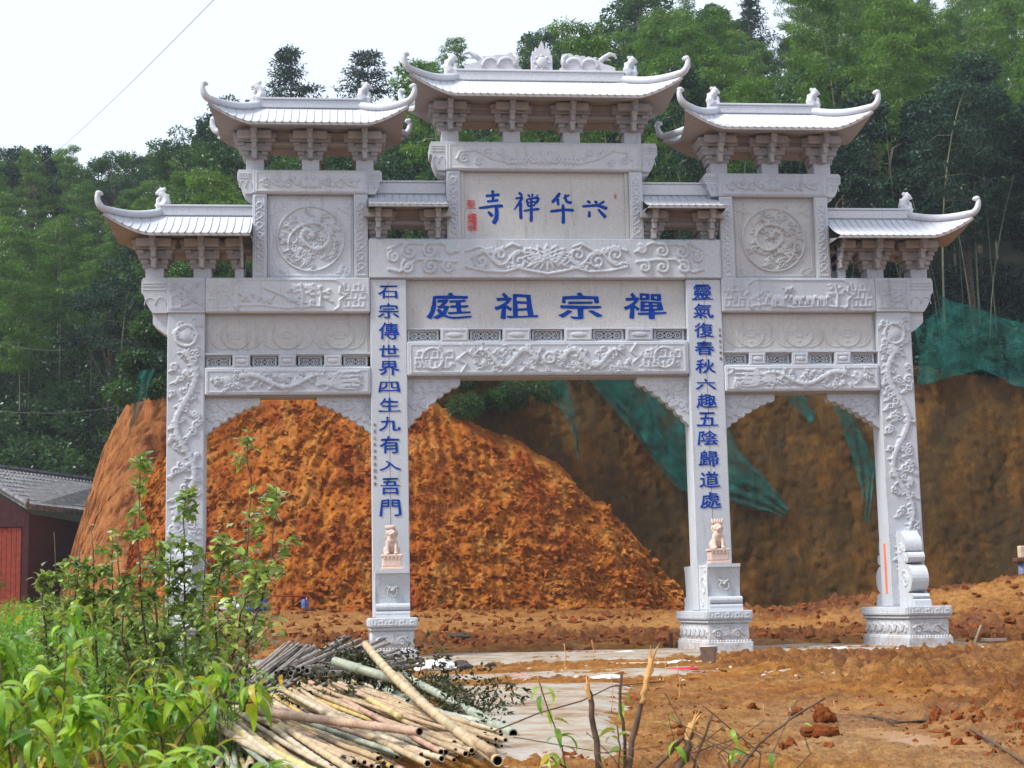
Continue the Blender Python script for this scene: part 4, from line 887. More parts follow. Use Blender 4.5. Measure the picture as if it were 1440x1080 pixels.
# roofs ----------------------------------------------------------------------
def roof(x0, x1, ze, zr, yf, yb, up0, up1, rise, ext, zplate, ribs=0.15, ridge_h=0.16, ridge_in=0.0, beasts=()):
    """x0..x1 straight eave; up0/up1: corner reaches ext beyond with an upturned eave"""
    yc = YC; nt_ = 10
    def eave(side):                                              # list of (x, z) from left to right
        L = []
        if up0: L += [(x0-ext*(1-i/nt_), ze+rise*(1-i/nt_)**1.5) for i in range(nt_)]
        L += [(x0+(x1-x0)*i/12, ze) for i in range(13)]
        if up1: L += [(x1+ext*i/nt_, ze+rise*(i/nt_)**1.5) for i in range(1, nt_+1)]
        return L
    E_ = eave(0); rl, rr = x0+(0.10 if up0 else 0), x1-(0.10 if up1 else 0)
    def top(x, z, y):                                            # matching point on ridge or hip
        if up0 and x < rl: t = (rl-x)/(rl-(x0-ext)); return rl+(x0-ext-rl)*t, yc+(y-yc)*t, (zr-0.04)+(ze+rise+0.01-zr+0.04)*t**0.9 - 0.12*math.sin(math.pi*t)*0.6
        if up1 and x > rr: t = (x-rr)/(x1+ext-rr); return rr+(x1+ext-rr)*t, yc+(y-yc)*t, (zr-0.04)+(ze+rise+0.01-zr+0.04)*t**0.9 - 0.12*math.sin(math.pi*t)*0.6
        return x, yc, zr-0.04
    ns = 6; V = []; Fs = []
    def surf(y, flip):
        n0 = len(V)
        for (x, z) in E_:
            tx, ty, tz = top(x, z, y)
            for j in range(ns+1):
                s = j/ns; V.append((x+(tx-x)*s, y+(ty-y)*s, z+(tz-z)*s-0.07*math.sin(math.pi*s)*min(1, abs(ty-y))))
        for i in range(len(E_)-1):
            for j in range(ns):
                a = n0+i*(ns+1)+j; q = (a, a+ns+1, a+ns+2, a+1); Fs.append(q[::-1] if flip else q)
    surf(yf, False); surf(yb, True)
    rf = None
    # end slopes
    def endslope(xs, sg):
        n0 = len(V); ni = 10; xe = xs+sg*ext; xr = rl if sg < 0 else rr
        for i in range(ni+1):
            u = i/ni*2-1; y = yc+(yb-yf)/2*u; z = ze+rise*(0.25+0.75*abs(u)**1.6); inx = 0.16*ext*(1-u*u)
            # matching hip point
            t = abs(u); hx = xr+(xe-xr)*t; hy = yc+(y-yc)*1.0; hz = (zr-0.04)+(ze+rise+0.01-zr+0.04)*t**0.9-0.12*math.sin(math.pi*t)*0.6
            for j in range(5):
                s = j/4; V.append((xe-sg*inx+(hx-xe+sg*inx)*s, y+(hy-y)*s, z+(hz-z)*s-0.05*math.sin(math.pi*s)))
        for i in range(ni):
            for j in range(4):
                a = n0+i*5+j; q = (a, a+5, a+6, a+1); Fs.append(q if sg < 0 else q[::-1])
    if up0: endslope(x0, -1)
    if up1: endslope(x1, 1)
    rf = mk('roof', V, Fs, STONE_R, gate, True)
    th = 0.055
    # soffit: from the eave edge inwards to the wall plate
    V2 = []; F2 = []
    def loop_pts():
        P = [(x, yf, z) for x, z in E_]
        if up1: 
            for i in range(1, 10): u = i/10*2-1; P.append((x1+ext-0.16*ext*(1-u*u), yc+(yb-yf)/2*u, ze+rise*(0.25+0.75*abs(u)**1.6)))
        P += [(x, yb, z) for x, z in E_[::-1]]
        if up0:
            for i in range(1, 10): u = 1-i/10*2; P.append((x0-ext+0.16*ext*(1-u*u), yc+(yb-yf)/2*u, ze+rise*(0.25+0.75*abs(u)**1.6)))
        return P
    P = loop_pts(); n = len(P); pl0, pl1 = x0+(0.05 if up0 else 0), x1-(0.05 if up1 else 0)
    for k in range(5):
        for (x, y, z) in P:
            s = k/4 if k else 0; ix, iy = min(max(x, pl0), pl1), min(max(y, yc-0.36), yc+0.36); zz = z-th+(zplate-z+th)*s
            if k == 0: V2.append((x, y, z-0.004))
            else:
                s = (k-1)/3; V2.append((x+(ix-x)*s, y+(iy-y)*s, (z-th)+(zplate-(z-th))*s))
    for k in range(4):
        for i in range(n): a = k*n+i; b = k*n+(i+1) % n; F2.append((a, a+n, b+n, b))
    F2.append(tuple(4*n+i for i in range(n)))
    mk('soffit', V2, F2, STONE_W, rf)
    # eave board joints on the soffit
    # tile rolls
    k = int(round((E_[-1][0]-E_[0][0])/ribs)); ex = np.array([e[0] for e in E_]); ez = np.array([e[1] for e in E_])
    for i in range(k+1):
        x = E_[0][0]+0.05+(E_[-1][0]-E_[0][0]-0.10)*i/k; z = float(np.interp(x, ex, ez)); tx, ty, tz = top(x, z, yf)
        L = math.hypot(ty-yf, 0)
        if abs(ty-yf) < 0.12: continue
        pts = [(x+(tx-x)*s, yf-0.02+(ty-yf+0.02)*s, z+(tz-z)*s-0.07*math.sin(math.pi*s)*min(1, abs(ty-yf))+0.001) for s in (0, 0.2, 0.45, 0.7, 0.95)]
        MB().tube(pts, [0.016, 0.011, 0.011, 0.011, 0.011], 6).build('tile_roll', STONE_R, rf, True)
    # ridge and hips with curled horns
    rx0, rx1 = (rl-0.03 if up0 else x0), (rr+0.03 if up1 else x1)
    rb = MB().box(rx0+ridge_in, rx1, yc-0.075, yc+0.075, zr-0.06, zr+ridge_h-0.04, 0.012); rb.box(rx0+ridge_in, rx1, yc-0.10, yc+0.10, zr+ridge_h-0.04, zr+ridge_h, 0.012); rb.build('ridge', STONE_R, rf)
    for up, sg, xr, xe in ((up0, -1, rl, x0-ext), (up1, 1, rr, x1+ext)):
        if not up: continue
        for y in (yf, yb):
            pts = []; rs = []
            for i in range(9):
                t = i/8; hx = xr+(xe-xr)*t; hy = yc+(y-yc)*t; hz = (zr-0.04)+(ze+rise+0.01-zr+0.04)*t**0.9-0.12*math.sin(math.pi*t)*0.6
                pts.append((hx, hy, hz+0.06)); rs.append(0.080-0.008*t)
            d = np.array([sg*0.75, 0.35*(1 if y > yc else -1)]); b0 = np.array(pts[-1])
            for u, v, r in ((0.05, 0.06, 0.068), (0.09, 0.15, 0.062), (0.11, 0.25, 0.055), (0.115, 0.34, 0.050), (0.09, 0.41, 0.045), (0.04, 0.42, 0.042), (0.015, 0.375, 0.03)):
                pts.append(b0+np.array([d[0]*u*1.2, d[1]*u, v*0.68])); rs.append(r)
            h = MB().tube(pts, rs, 8); hp = h.build('hip_ridge', STONE_R, rf, True)
            e = np.array(pts[-3]); MB().ell((e[0], e[1], e[2]-0.0), (0.066, 0.055, 0.06)).build('curled_tip', STONE_R, rf, True)
    for bx, fc in beasts: ridge_beast(rf, bx, zr+0.0, fc)
    return rf
_beast = {}
def ridge_beast(parent, x, z, d):
    if 'm' not in _beast:
        b = MB(); b.box(-0.15, 0.15, -0.08, 0.08, -0.05, 0.20, 0.02)
        b.tube([(-0.02, 0, 0.12), (-0.08, 0, 0.24), (-0.05, 0, 0.34), (0.03, 0, 0.42), (0.08, 0, 0.46)], [0.12, 0.11, 0.09, 0.085, 0.06], 8)
        b.ell((0.05, 0, 0.47), (0.10, 0.07, 0.075)).ell((0.13, 0, 0.43), (0.05, 0.045, 0.04)).ell((-0.03, 0, 0.53), (0.05, 0.04, 0.05)).ell((0.05, 0, 0.555), (0.03, 0.03, 0.03))
        b.ell((0.10, 0, 0.24), (0.06, 0.07, 0.11)).ell((-0.12, 0, 0.36), (0.035, 0.03, 0.06)).ell((-0.13, 0, 0.24), (0.04, 0.03, 0.07)).ell((0.14, 0.0, 0.15), (0.05, 0.07, 0.04))
        o = b.build('ridge_beast', STONE_R, parent); remesh(o, 0.018); _beast['m'] = o.data
    else: o = mk('ridge_beast', 0, 0, me=_beast['m'], parent=parent)
    o.location = (x, YC, z+0.02); o.scale = (d*0.85, 0.9, 0.85)

def undereave(x0, x1, z0, z1, parent_z=None):
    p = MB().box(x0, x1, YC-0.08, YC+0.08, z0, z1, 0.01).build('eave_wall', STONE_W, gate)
    b = MB().box(x0+0.02, x1-0.02, YC-0.13, YC-0.08, z0+0.02, z0+0.10, 0.01); b.box(x0+0.02, x1-0.02, YC-0.13, YC-0.08, z1-0.14, z1-0.02, 0.01); b.build('moulding', STONE_W, p)

YF, YB = -0.78, 1.34
for cx in (-1.85, -0.63, 0.57, 1.80): bracket(cx, 10.012, 10.80, 0.255)
undereave(-1.95, 1.95, 10.52, 10.86)
r_ = roof(-1.77, 1.77, 10.75, 11.42, YF, YB, True, True, 0.40, 0.90, 10.84, beasts=((-1.80, 1), (1.84, 1)))
for sx in (-1, 1):
    for c in (5.65, 4.58, 3.53): bracket(sx*c, 9.412, 10.17, 0.24)
    a, b = (3.4, 5.75) if sx > 0 else (-5.75, -3.4); undereave(a, b, 9.93, 10.24)
    a, b = (3.50, 5.66) if sx > 0 else (-5.66, -3.50)
    roof(a, b, 10.14, 10.80, YF, YB, True, True, 0.37, 0.82, 10.22, ridge_h=0.14, beasts=((sx*5.6, sx if sx < 0 else 1), (sx*3.52, 1)))
    # outer roofs, hipped only at the outer end
    for c, hf in ((7.54, None), (6.64, None), (5.86, sx)): bracket(sx*c, 7.282, 8.03, 0.205, half=hf)
    a, b = (5.70, 7.65) if sx > 0 else (-7.65, -5.70); undereave(a, b, 7.80, 8.12)
    a, b = (5.692, 7.54) if sx > 0 else (-7.54, -5.692)
    roof(a, b, 7.98, 8.62, YF, YB, sx < 0, sx > 0, 0.38, 0.85, 8.08, ridge_h=0.15, beasts=((sx*7.42, sx),))
    # small infill roofs between the tiers
    a, b = (1.95, 3.47) if sx > 0 else (-3.47, -1.95)
    roof(a, b, 8.60, 9.08, -0.62, 1.18, False, False, 0, 0, 8.66, ridge_h=0.2)
    bracket(sx*2.13, 8.056, 8.62, 0.02, 0.10, half=None); bracket(sx*3.28, 8.056, 8.62, 0.02, 0.10, half=None); undereave(a+0.3, b-0.3, 8.36, 8.70)

# ridge ornaments on the top roof: two openwork dragons and a flame finial
for sx in (-1, 1):
    def P(u, v): return (sx*u, 11.56+v)
    out = [(0.38, 0), (1.52, 0), (1.52, 0.10), (1.40, 0.15), (1.30, 0.17), (1.20, 0.24), (1.08, 0.30), (0.95, 0.31), (0.85, 0.34), (0.70, 0.33), (0.6, 0.39), (0.45, 0.37), (0.42, 0.22), (0.45, 0.12), (0.38, 0.06)]
    q = MB().prism([P(u, v) for u, v in out][::sx], YC-0.05, YC+0.05, 'y'); dg_ = q.build('dragon_ornament', STONE_R, r_)
    q = MB(); pt = lambda L, dy=-0.05: [(sx*u, YC+dy, 11.56+v) for u, v in L]
    q.tube(pt([(1.0+0.16*math.cos(t), 0.12+0.14*math.sin(t)) for t in np.linspace(-0.3, 3.4, 9)]), 0.035, 7).tube(pt([(0.68+0.17*math.cos(t), 0.12+0.15*math.sin(t)) for t in np.linspace(-0.2, 3.3, 9)]), 0.04, 7)
    q.tube(pt([(1.18, 0.2), (1.3, 0.32), (1.42, 0.40), (1.52, 0.38), (1.56, 0.31)], 0), [0.05, 0.055, 0.045, 0.035, 0.02], 7).tube(pt([(0.5, 0.1), (0.46, 0.28), (0.55, 0.36)]), [0.05, 0.04, 0.02], 7)
    for k in range(7): q.tube(pt([(0.55+k*0.13, 0.28), (0.6+k*0.13, 0.36-0.012*k), (0.66+k*0.13, 0.39-0.02*k)], 0), [0.03, 0.022, 0.008], 5)
    q.build('dragon_body', STONE_R, dg_, True)
out = [(-0.21, 0), (0.21, 0), (0.21, 0.33), (0.17, 0.34), (0.19, 0.42), (0.12, 0.40), (0.13, 0.50), (0.06, 0.46), (0.04, 0.56), (0, 0.64)]; out = out+[(-a, b) for a, b in out[::-1][1:-2]]
fi = MB().prism([(0.03+a, 11.56+b) for a, b in out], YC-0.07, YC+0.07, 'y').build('flame_finial', STONE_R, r_)
q = MB().ell((0.03, YC-0.07, 11.74), (0.12, 0.05, 0.12)); 
for a in np.linspace(0, 6.28, 9)[:-1]: q.ell((0.03+0.15*math.cos(a), YC-0.07, 11.74+0.14*math.sin(a)), (0.035, 0.03, 0.03), 6, 4)
q.build('finial_pearl', STONE_R, fi, True)

# guardian lions --------------------------------------------------------------
def lion(cx, label, tall):
    t = empty('guardian_lion', (cx, -0.50, 1.66)); tag(t, label, 'statue', 'pair of small stone lions')
    q = MB().box(-0.20, 0.20, -0.17, 0.17, 0.0, 0.06, 0.01).box(-0.18, 0.18, -0.15, 0.15, 0.06, 0.24, 0.02).box(-0.2, 0.2, -0.17, 0.17, 0.24, 0.29, 0.012)
    for k in range(-2, 3): q.ell((k*0.07, -0.15, 0.23), (0.03, 0.02, 0.045), 6, 4)
    p = q.build('plinth', STONE_L, t)
    b = MB().ell((0, 0.06, 0.40), (0.13, 0.13, 0.13)).ell((0, 0.0, 0.50), (0.105, 0.10, 0.15)).ell((0, -0.04, 0.56), (0.09, 0.085, 0.10))
    for s in (-1, 1):
        b.ell((s*0.105, 0.03, 0.36), (0.055, 0.10, 0.085)).ell((s*0.11, -0.06, 0.305), (0.04, 0.07, 0.028))
        b.tube([(s*0.075, -0.05, 0.54), (s*0.08, -0.09, 0.42), (s*0.075, -0.11, 0.31)], [0.042, 0.034, 0.034], 8).ell((s*0.075, -0.135, 0.305), (0.04, 0.045, 0.025))
        b.ell((s*0.085, -0.03, 0.70), (0.025, 0.03, 0.04)); b.ell((s*0.04, -0.125, 0.70), (0.022, 0.02, 0.02))
    b.ell((0, -0.05, 0.68), (0.09, 0.085, 0.085)).ell((0, -0.125, 0.655), (0.055, 0.05, 0.04)).ell((0, -0.11, 0.615), (0.045, 0.045, 0.02)).ell((0, -0.17, 0.67), (0.022, 0.02, 0.016))
    for k in range(12):
        a = k/12*6.28; b.ell((0.09*math.cos(a), 0.0, 0.67+0.085*math.sin(a)), (0.035, 0.04, 0.035), 7, 5)
    b.tube([(0, 0.12, 0.34), (0, 0.18, 0.42), (0, 0.16, 0.54)], [0.035, 0.04, 0.02], 7)
    o = b.build('lion_body', STONE_L, t); remesh(o, 0.0095)
    c = MB()
    for k in range(5 if tall else 4):
        a = (k-2)*0.3; c.tube([(0.03*(k-2), -0.02, 0.73), (0.045*(k-2), -0.03, 0.80), (0.055*(k-2)+0.01, -0.02, 0.86 if tall else 0.82)], [0.035, 0.03, 0.008 if tall else 0.025], 6)
    if not tall: c.box(-0.075, 0.075, -0.10, 0.03, 0.75, 0.83, 0.015)
    c.build('head_tuft', STONE_L, t, True)
    for ch in t.children: pass
    return t
lion(-3.10, 'small cream stone lion with a flat squared crown on the left lettered pillar', False)
lion(3.06, 'small pinkish stone lion with a ragged pointed tuft on the right lettered pillar', True)

# ------------------------------------------------------------------ forest
def foliage(centers, rad_, n, ln, wd, droop, rs, flat=0.5, shell=0.5):
    """n leaf blades around the given clump centres; returns vertices, quads, clump tone"""
    C_ = np.asarray(centers, float); k = rs.integers(0, len(C_), n); R_ = np.broadcast_to(rad_, (len(C_),))[k]
    d = rs.standard_normal((n, 3)); d /= np.linalg.norm(d, axis=1)[:, None]; q = rs.random(n)**(1/3)
    q = q*(1-shell)+shell*(0.75+0.3*rs.random(n)); P = C_[k]+d*(R_*q)[:, None]*np.array([1, 1, flat])
    ax = d*np.array([1, 1, 0.4])+0.6*rs.standard_normal((n, 3)); ax[:, 2] -= droop; ax /= np.linalg.norm(ax, axis=1)[:, None]
    nr = rs.standard_normal((n, 3)); sd_ = np.cross(ax, nr); sd_ /= np.linalg.norm(sd_, axis=1)[:, None]+1e-9
    L = (ln*rs.uniform(0.6, 1.25, n))[:, None]; Wd = (wd*rs.uniform(0.7, 1.2, n))[:, None]
    V = np.stack([P, P+ax*L*0.45+sd_*Wd, P+ax*L, P+ax*L*0.45-sd_*Wd], 1).reshape(-1, 3)
    tone = rs.random(len(C_))[k]*0.7+0.3*rs.random(n)
    return V, np.arange(4*n).reshape(-1, 4), np.repeat(tone, 4)
def crown_obj(name, parts, m, parent):
    V = np.concatenate([p[0] for p in parts]); off = 0; Fs = []
    for p in parts: Fs.append(p[1]+off); off += len(p[0])
    o = mk(name, V, np.concatenate(Fs), m, parent); setattr_f(o, 'clump', np.concatenate([p[2] for p in parts])); return o
def bamboo_proto(seed, H=12.5, n=8500, m=None):
    rs = np.random.default_rng(seed); t = empty('bamboo'); lean = rs.uniform(0.8, 2.0); az = rs.uniform(0, 6.28)
    def pos(s): s = np.asarray(s, float); return np.stack([math.cos(az)*lean*s**3, math.sin(az)*lean*s**3, H*(s-0.09*s**4)], -1)
    MB().tube([pos(s) for s in np.linspace(0, 1, 12)], list(np.linspace(0.055, 0.012, 12)), 6).build('culm', CULM, t)
    C_ = []; R_ = []; tw = MB()
    for s in np.linspace(0.42, 1.0, 24):
        for _ in range(3):
            a = rs.uniform(0, 6.28); r = (0.25+1.5*math.sin(math.pi*min(1, (s-0.3)/0.75))**0.8)*rs.uniform(0.35, 1); p = pos(s)
            c = p+np.array([r*math.cos(a), r*math.sin(a), 0.1-0.28*r]); C_.append(c); R_.append(0.34+0.2*rs.random())
            if rs.random() < 0.3: tw.tube([p, (p+c)/2+(0, 0, 0.2), c], [0.014, 0.01, 0.005], 3, False)
    tag(tw.build('branches', CULM, t), kind='stuff')
    crown_obj('crown', [foliage(C_, np.array(R_), n, 0.24, 0.030, 0.75, rs, 0.5, 0.2)], m or L_BAMB, t); return t
def broad_proto(seed, H=9, n=12000, m=None, Rr=2.4, name='broadleaf_tree'):
    rs = np.random.default_rng(seed); t = empty(name); b = MB(); b.tube([(0, 0, -0.5), (0.1, 0, H*0.3), (0.0, 0.15, H*0.55), (0.1, 0, H*0.85)], [0.17, 0.13, 0.1, 0.03], 7)
    C_ = []; R_ = []
    for i in range(46):
        th = rs.uniform(0, 6.28); u = rs.uniform(-0.75, 1); r = math.sqrt(max(0, 1-u*u))*rs.uniform(0.6, 1.05)
        c = np.array([Rr*r*math.cos(th), Rr*r*math.sin(th), H*0.66+u*H*0.33]); C_.append(c); R_.append(rs.uniform(0.4, 0.85)*Rr/2.4)
        if i % 4 == 0: b.tube([(0, 0, H*0.35+0.2*H*rs.random()), c*[0.5, 0.5, 1]-[0, 0, 0.5], c], [0.08, 0.05, 0.02], 5, False)
    b.build('trunk', BARK, t); crown_obj('crown', [foliage(C_, np.array(R_), n, 0.17, 0.055, 0.2, rs, 0.62, 0.35)], m or L_BROAD, t); return t
def conifer_proto(seed, H=11, n=9000):
    rs = np.random.default_rng(seed); t = empty('conifer'); b = MB(); b.tube([(0, 0, -0.5), (0, 0, H*0.5), (0.05, 0, H)], [0.16, 0.1, 0.015], 7); C_ = []; R_ = []
    for z in np.arange(H*0.25, H*0.98, 0.42):
        r = 3.3*(1-z/H)**0.6+0.1
        for _ in range(7):
            a = rs.uniform(0, 6.28); q = r*rs.uniform(0.75, 1.1); e = np.array([q*math.cos(a), q*math.sin(a), z+0.12*q]); b.tube([(0, 0, z), e], [0.03, 0.008], 3, False)
            for s in np.linspace(0.3, 1, 5): C_.append(np.array([0, 0, z])*(1-s)+e*s); R_.append(0.24)
    b.build('trunk', BARK, t); crown_obj('crown', [foliage(C_, np.array(R_), n, 0.22, 0.032, 0.15, rs, 0.45, 0.3)], L_CON, t); return t
P_B = [bamboo_proto(s, 12.5+s % 3) for s in (11, 12, 13, 14)]
P_BD = [bamboo_proto(21, 13, 8000, L_DARK)]  # same bamboo, its leaf colour darkened to stand for forest shade
P_T = [broad_proto(s) for s in (31, 32, 33)]
P_D = [broad_proto(s, 9.5, 12000, L_DARK) for s in (41, 42)]
P_C = [conifer_proto(51), conifer_proto(52)]
_used = set()
def place(proto, x, y, z, sc_, rz, label, group, cat='tree'):
    if proto.name not in _used: _used.add(proto.name); r = proto
    else:
        r = proto.copy(); COL.objects.link(r)
        for ch in proto.children: c = ch.copy(); COL.objects.link(c); c.parent = r
    r.location = (x, y, z); r.scale = (sc_, sc_, sc_*random.uniform(0.92, 1.1)); r.rotation_euler = (0, 0, rz); r['label'] = label; r['category'] = cat
    if group: r['group'] = group
    elif 'group' in r.keys(): del r['group']
    return r
random.seed(5); fr = np.random.default_rng(77)
def cam_px(x, y, z):
    v = np.array([x, y, z])-CAM; d = v@_F; return 720+FPX*(v@_R)/d, 540-FPX*(v@_U)/d
SKX = [-200, 0, 60, 110, 170, 250, 300, 340, 560, 600, 700, 850, 940, 1050, 1065, 1110, 1125, 1440]; SKY_ = [215, 212, 215, 235, 215, 195, 172, 165, 140, 105, 92, 40, 20, 15, 60, 60, -40, -300]
cnt = 0; y = 24.5
while y < 84:
    D = y+30; hw = D*0.37+2; xc = CAM[0]+D*0.107; x = xc-hw+random.uniform(0, 2); step = (2.5+0.028*D)
    while x < xc+hw:
        xx, yy = x+random.uniform(-1, 1), y+random.uniform(-1.2, 1.2); x += step*random.uniform(0.8, 1.25)*(0.72 if x < -8 else 1)
        if xx < -9.5 and yy < (39.5 if xx > -27 else 29): continue
        z = float(hill_z(xx, yy)); px, py = cam_px(xx, yy, z+8)
        lft = px < 560; n_ = vnoise(xx*0.13, yy*0.13, 0.0, 4); lowleft = px < 330 and py > 420
        if yy < 33 and not lft and px > 900: kinds = 'B' if fr.random() < 0.25 else 'D' if fr.random() < 0.35 else 'X'
        elif lowleft: kinds = 'D' if fr.random() < 0.3 else ('X' if fr.random() < .6 else 'B')  # low left: shade at the hill foot made with dark leaf colours
        elif lft: kinds = 'B' if n_ > -0.5 and py > 235 and fr.random() < 0.9 else ('T' if fr.random() < 0.85 else 'D')
        elif px < 900: kinds = 'T' if n_ > 0.1 else ('D' if fr.random() < 0.6 else 'B')
        else: kinds = 'B' if fr.random() < 0.8 else 'T'
        if kinds == 'B': pr = random.choice(P_B); s_ = random.uniform(0.6, 0.85) if lft else random.uniform(0.8, 1.15)
        elif kinds == 'X': pr = P_BD[0]; s_ = random.uniform(0.75, 1.05)
        elif kinds == 'T': pr = random.choice(P_T); s_ = random.uniform(0.7, 1.05)
        else: pr = random.choice(P_D); s_ = random.uniform(0.7, 1.1)
        Hn = 12.8 if kinds in 'BX' else 9.2
        while s_ > 0.4 and cam_px(xx, yy, z-0.3+Hn*s_)[1] < np.interp(px, SKX, SKY_): s_ *= 0.93
        if s_ <= 0.4: continue
        if lft and px > 230 and yy < 27.5 and xx > -12: s_ *= 0.8
        side = 'left' if px < 560 else 'middle' if px < 950 else 'right'
        nm = {'B': 'light green bamboo', 'X': 'dark bamboo', 'T': 'bushy green tree', 'D': 'dark evergreen tree'}[kinds]
        wh = {'left': 'in the forest on the left hillside', 'middle': 'in the woods behind the gate roofs', 'right': 'on the steep wooded slope at the right'}[side]
        px2, py2 = cam_px(xx, yy, z+5); sz = 'tall ' if s_ > 0.95 else 'small ' if s_ < 0.65 else ''
        hz = ['at the far left edge', 'above the timber house', 'left of the outer left roof', 'behind the outer left roof', 'behind the upper left roof', 'behind the centre roof', 'right of the centre roof', 'behind the upper right roof', 'above the outer right roof', 'at the far right edge'][int(np.searchsorted([20, 120, 240, 350, 560, 760, 950, 1160, 1350], px2))]
        vt = 'near the sky line' if py2 < np.interp(px2, SKX, SKY_)+90 else 'high up' if py2 < 330 else 'halfway up' if py2 < 470 else 'lowest row'
        place(pr, xx, yy, z-0.3, s_, random.uniform(0, 6.28), sz+nm+' '+hz+', '+vt, nm+' '+hz, 'bamboo' if kinds in 'BX' else 'tree'); cnt += 1
    y += 2.7+0.035*(y-24)
print('TREES', cnt)
# conifers and loose crowns on the skyline
def crest(px, py, Y, proto, s_, label, cat='tree'):
    p = at(px, py, Y); H = 11*s_ if proto in P_C else 13*s_ if proto in P_B else 9*s_; place(proto, p.x, p.y, p.z-H, s_, random.uniform(0, 6), label, None, cat)
crest(408, 70, 62, P_C[0], 1.35, 'dark conifer on the skyline above the left upper roof')
crest(516, 58, 58, P_C[1], 1.3, 'dark pointed conifer rising between the left and centre roofs')
crest(628, 55, 60, P_B[0], 0.75, 'pale feathery bamboo against the sky over the left horn of the top roof', 'bamboo')
crest(700, 62, 66, P_B[2], 0.6, 'thin sparse bamboo tip against the sky left of the flame finial', 'bamboo')
crest(762, 42, 60, P_T[0], 0.8, 'dark loose tree crown right behind the flame finial')
crest(835, 0, 56, P_B[1], 0.95, 'tall bamboo right of the flame finial reaching the top edge', 'bamboo')
crest(905, 5, 52, P_T[1], 1.1, 'broad green tree behind the right end of the top roof')
crest(975, -10, 56, P_B[3], 1.0, 'tall bright bamboo left of the sky gap', 'bamboo')
crest(1052, -10, 60, P_C[0], 1.1, 'dark blue green conifer just left of the bright sky gap')
crest(1010, 95, 48, P_B[0], 0.8, 'yellow green bamboo plume above the right upper roof', 'bamboo')
crest(1175, -30, 50, P_B[2], 1.1, 'tall bamboo just right of the bright sky gap', 'bamboo')
crest(1010, 0, 66, P_T[2], 0.9, 'distant tree crown filling the ridge left of the sky gap')
crest(45, 205, 66, P_D[0], 0.9, 'round dark tree crown at the far left of the skyline')
crest(160, 212, 70, P_T[1], 0.8, 'pale rounded tree crown on the left skyline beside the dark one')
crest(265, 175, 52, P_T[2], 0.9, 'green tree crown on the skyline left of the upper left roof')
crest(330, 165, 50, P_D[1], 0.9, 'dark tree crown just behind the horn of the upper left roof')

# undergrowth hanging over the cliff top
def shrub_mass(name, label, cat, pts, n, ln, wd, m, seed, rr=(0.3, 0.7), kind='stuff', group=None):
    rs = np.random.default_rng(seed); C_ = [np.array(p)+rs.standard_normal(3)*(0.25 if rr[1] > 0.2 else 0.03) for p in pts]; R_ = rs.uniform(rr[0], rr[1], len(C_))
    o = crown_obj(name, [foliage(C_, R_, n, ln, wd, 0.3, rs, 0.7, 0.3)], m, None); tag(o, label, cat, group, kind); return o
rs_ = np.random.default_rng(8); pts = []
for x in np.arange(-10.6, 26, 0.35):
    for _ in range(3): z = float(face_top(x))+rs_.uniform(-0.2, 1.3); pts.append((x, float(face_y(x, z))+rs_.uniform(0.2, 1.8), z))
shrub_mass('undergrowth', 'tangle of dark bushes along the top edge of the cut cliff', 'undergrowth', pts, 48000, 0.2, 0.055, L_DARK, 9, (0.4, 0.9))
pts = []
for x in np.arange(2, 32, 0.8):
    for y in np.arange(24, 33, 1.1): pts.append((x+rs_.uniform(-.5, .5), y, float(hill_z(x, y))+rs_.uniform(0.2, 1.2)))
shrub_mass('understory', 'dark mass of bushes under the bamboo on the right hand slope', 'undergrowth', pts, 60000, 0.26, 0.07, L_DARK, 19, (0.5, 1.0))
pts = []
for x in np.arange(-34, -5, 1.0):
    for y in np.arange(39, 72, 1.5): pts.append((x+rs_.uniform(-.6, .6), y+rs_.uniform(-.6, .6), float(hill_z(x, y))+rs_.uniform(0.2, 2.4)))
shrub_mass('understory', 'continuous bushes between the trees on the left hillside behind the timber house', 'undergrowth', pts, 130000, 0.24, 0.06, L_BROAD, 29, (0.7, 1.3))
for k in range(26):
    x, y = rs_.uniform(9, 26), rs_.uniform(22.8, 26); h = rs_.uniform(6.5, 10.5); z = float(hill_z(x, y))-0.3; l = rs_.uniform(-1.6, 1.6)
    o = MB().tube([(x+l*s*s, y+0.3*s, z+h*s) for s in np.linspace(0, 1, 8)], list(np.linspace(0.03, 0.012, 8)), 6).build('bamboo', CULM_D, None, True); tag(o, 'slim pale bamboo stem standing in the dark wood above the net', 'bamboo', 'bare bamboo stems in the dark wood')
pts = [tuple(at(px, py, 19.5)) for px, py in ((205, 500), (190, 515), (225, 480), (210, 460), (230, 530), (185, 530), (215, 440), (235, 420), (220, 545))]
shrub_mass('cliff_bush', 'green bush overhanging the left shoulder of the cliff', 'bush', pts, 5500, 0.17, 0.05, L_BROAD, 10, (0.35, 0.6), None)
pts = [tuple(at(px, py, 21)) for px, py in ((655, 540), (690, 545), (730, 548), (760, 552), (675, 560), (700, 570))]
shrub_mass('cliff_grass', 'patch of grass and creepers at the top of the clay slope under the main beam', 'grass', pts, 6000, 0.2, 0.02, L_BROAD, 12, (0.35, 0.6))

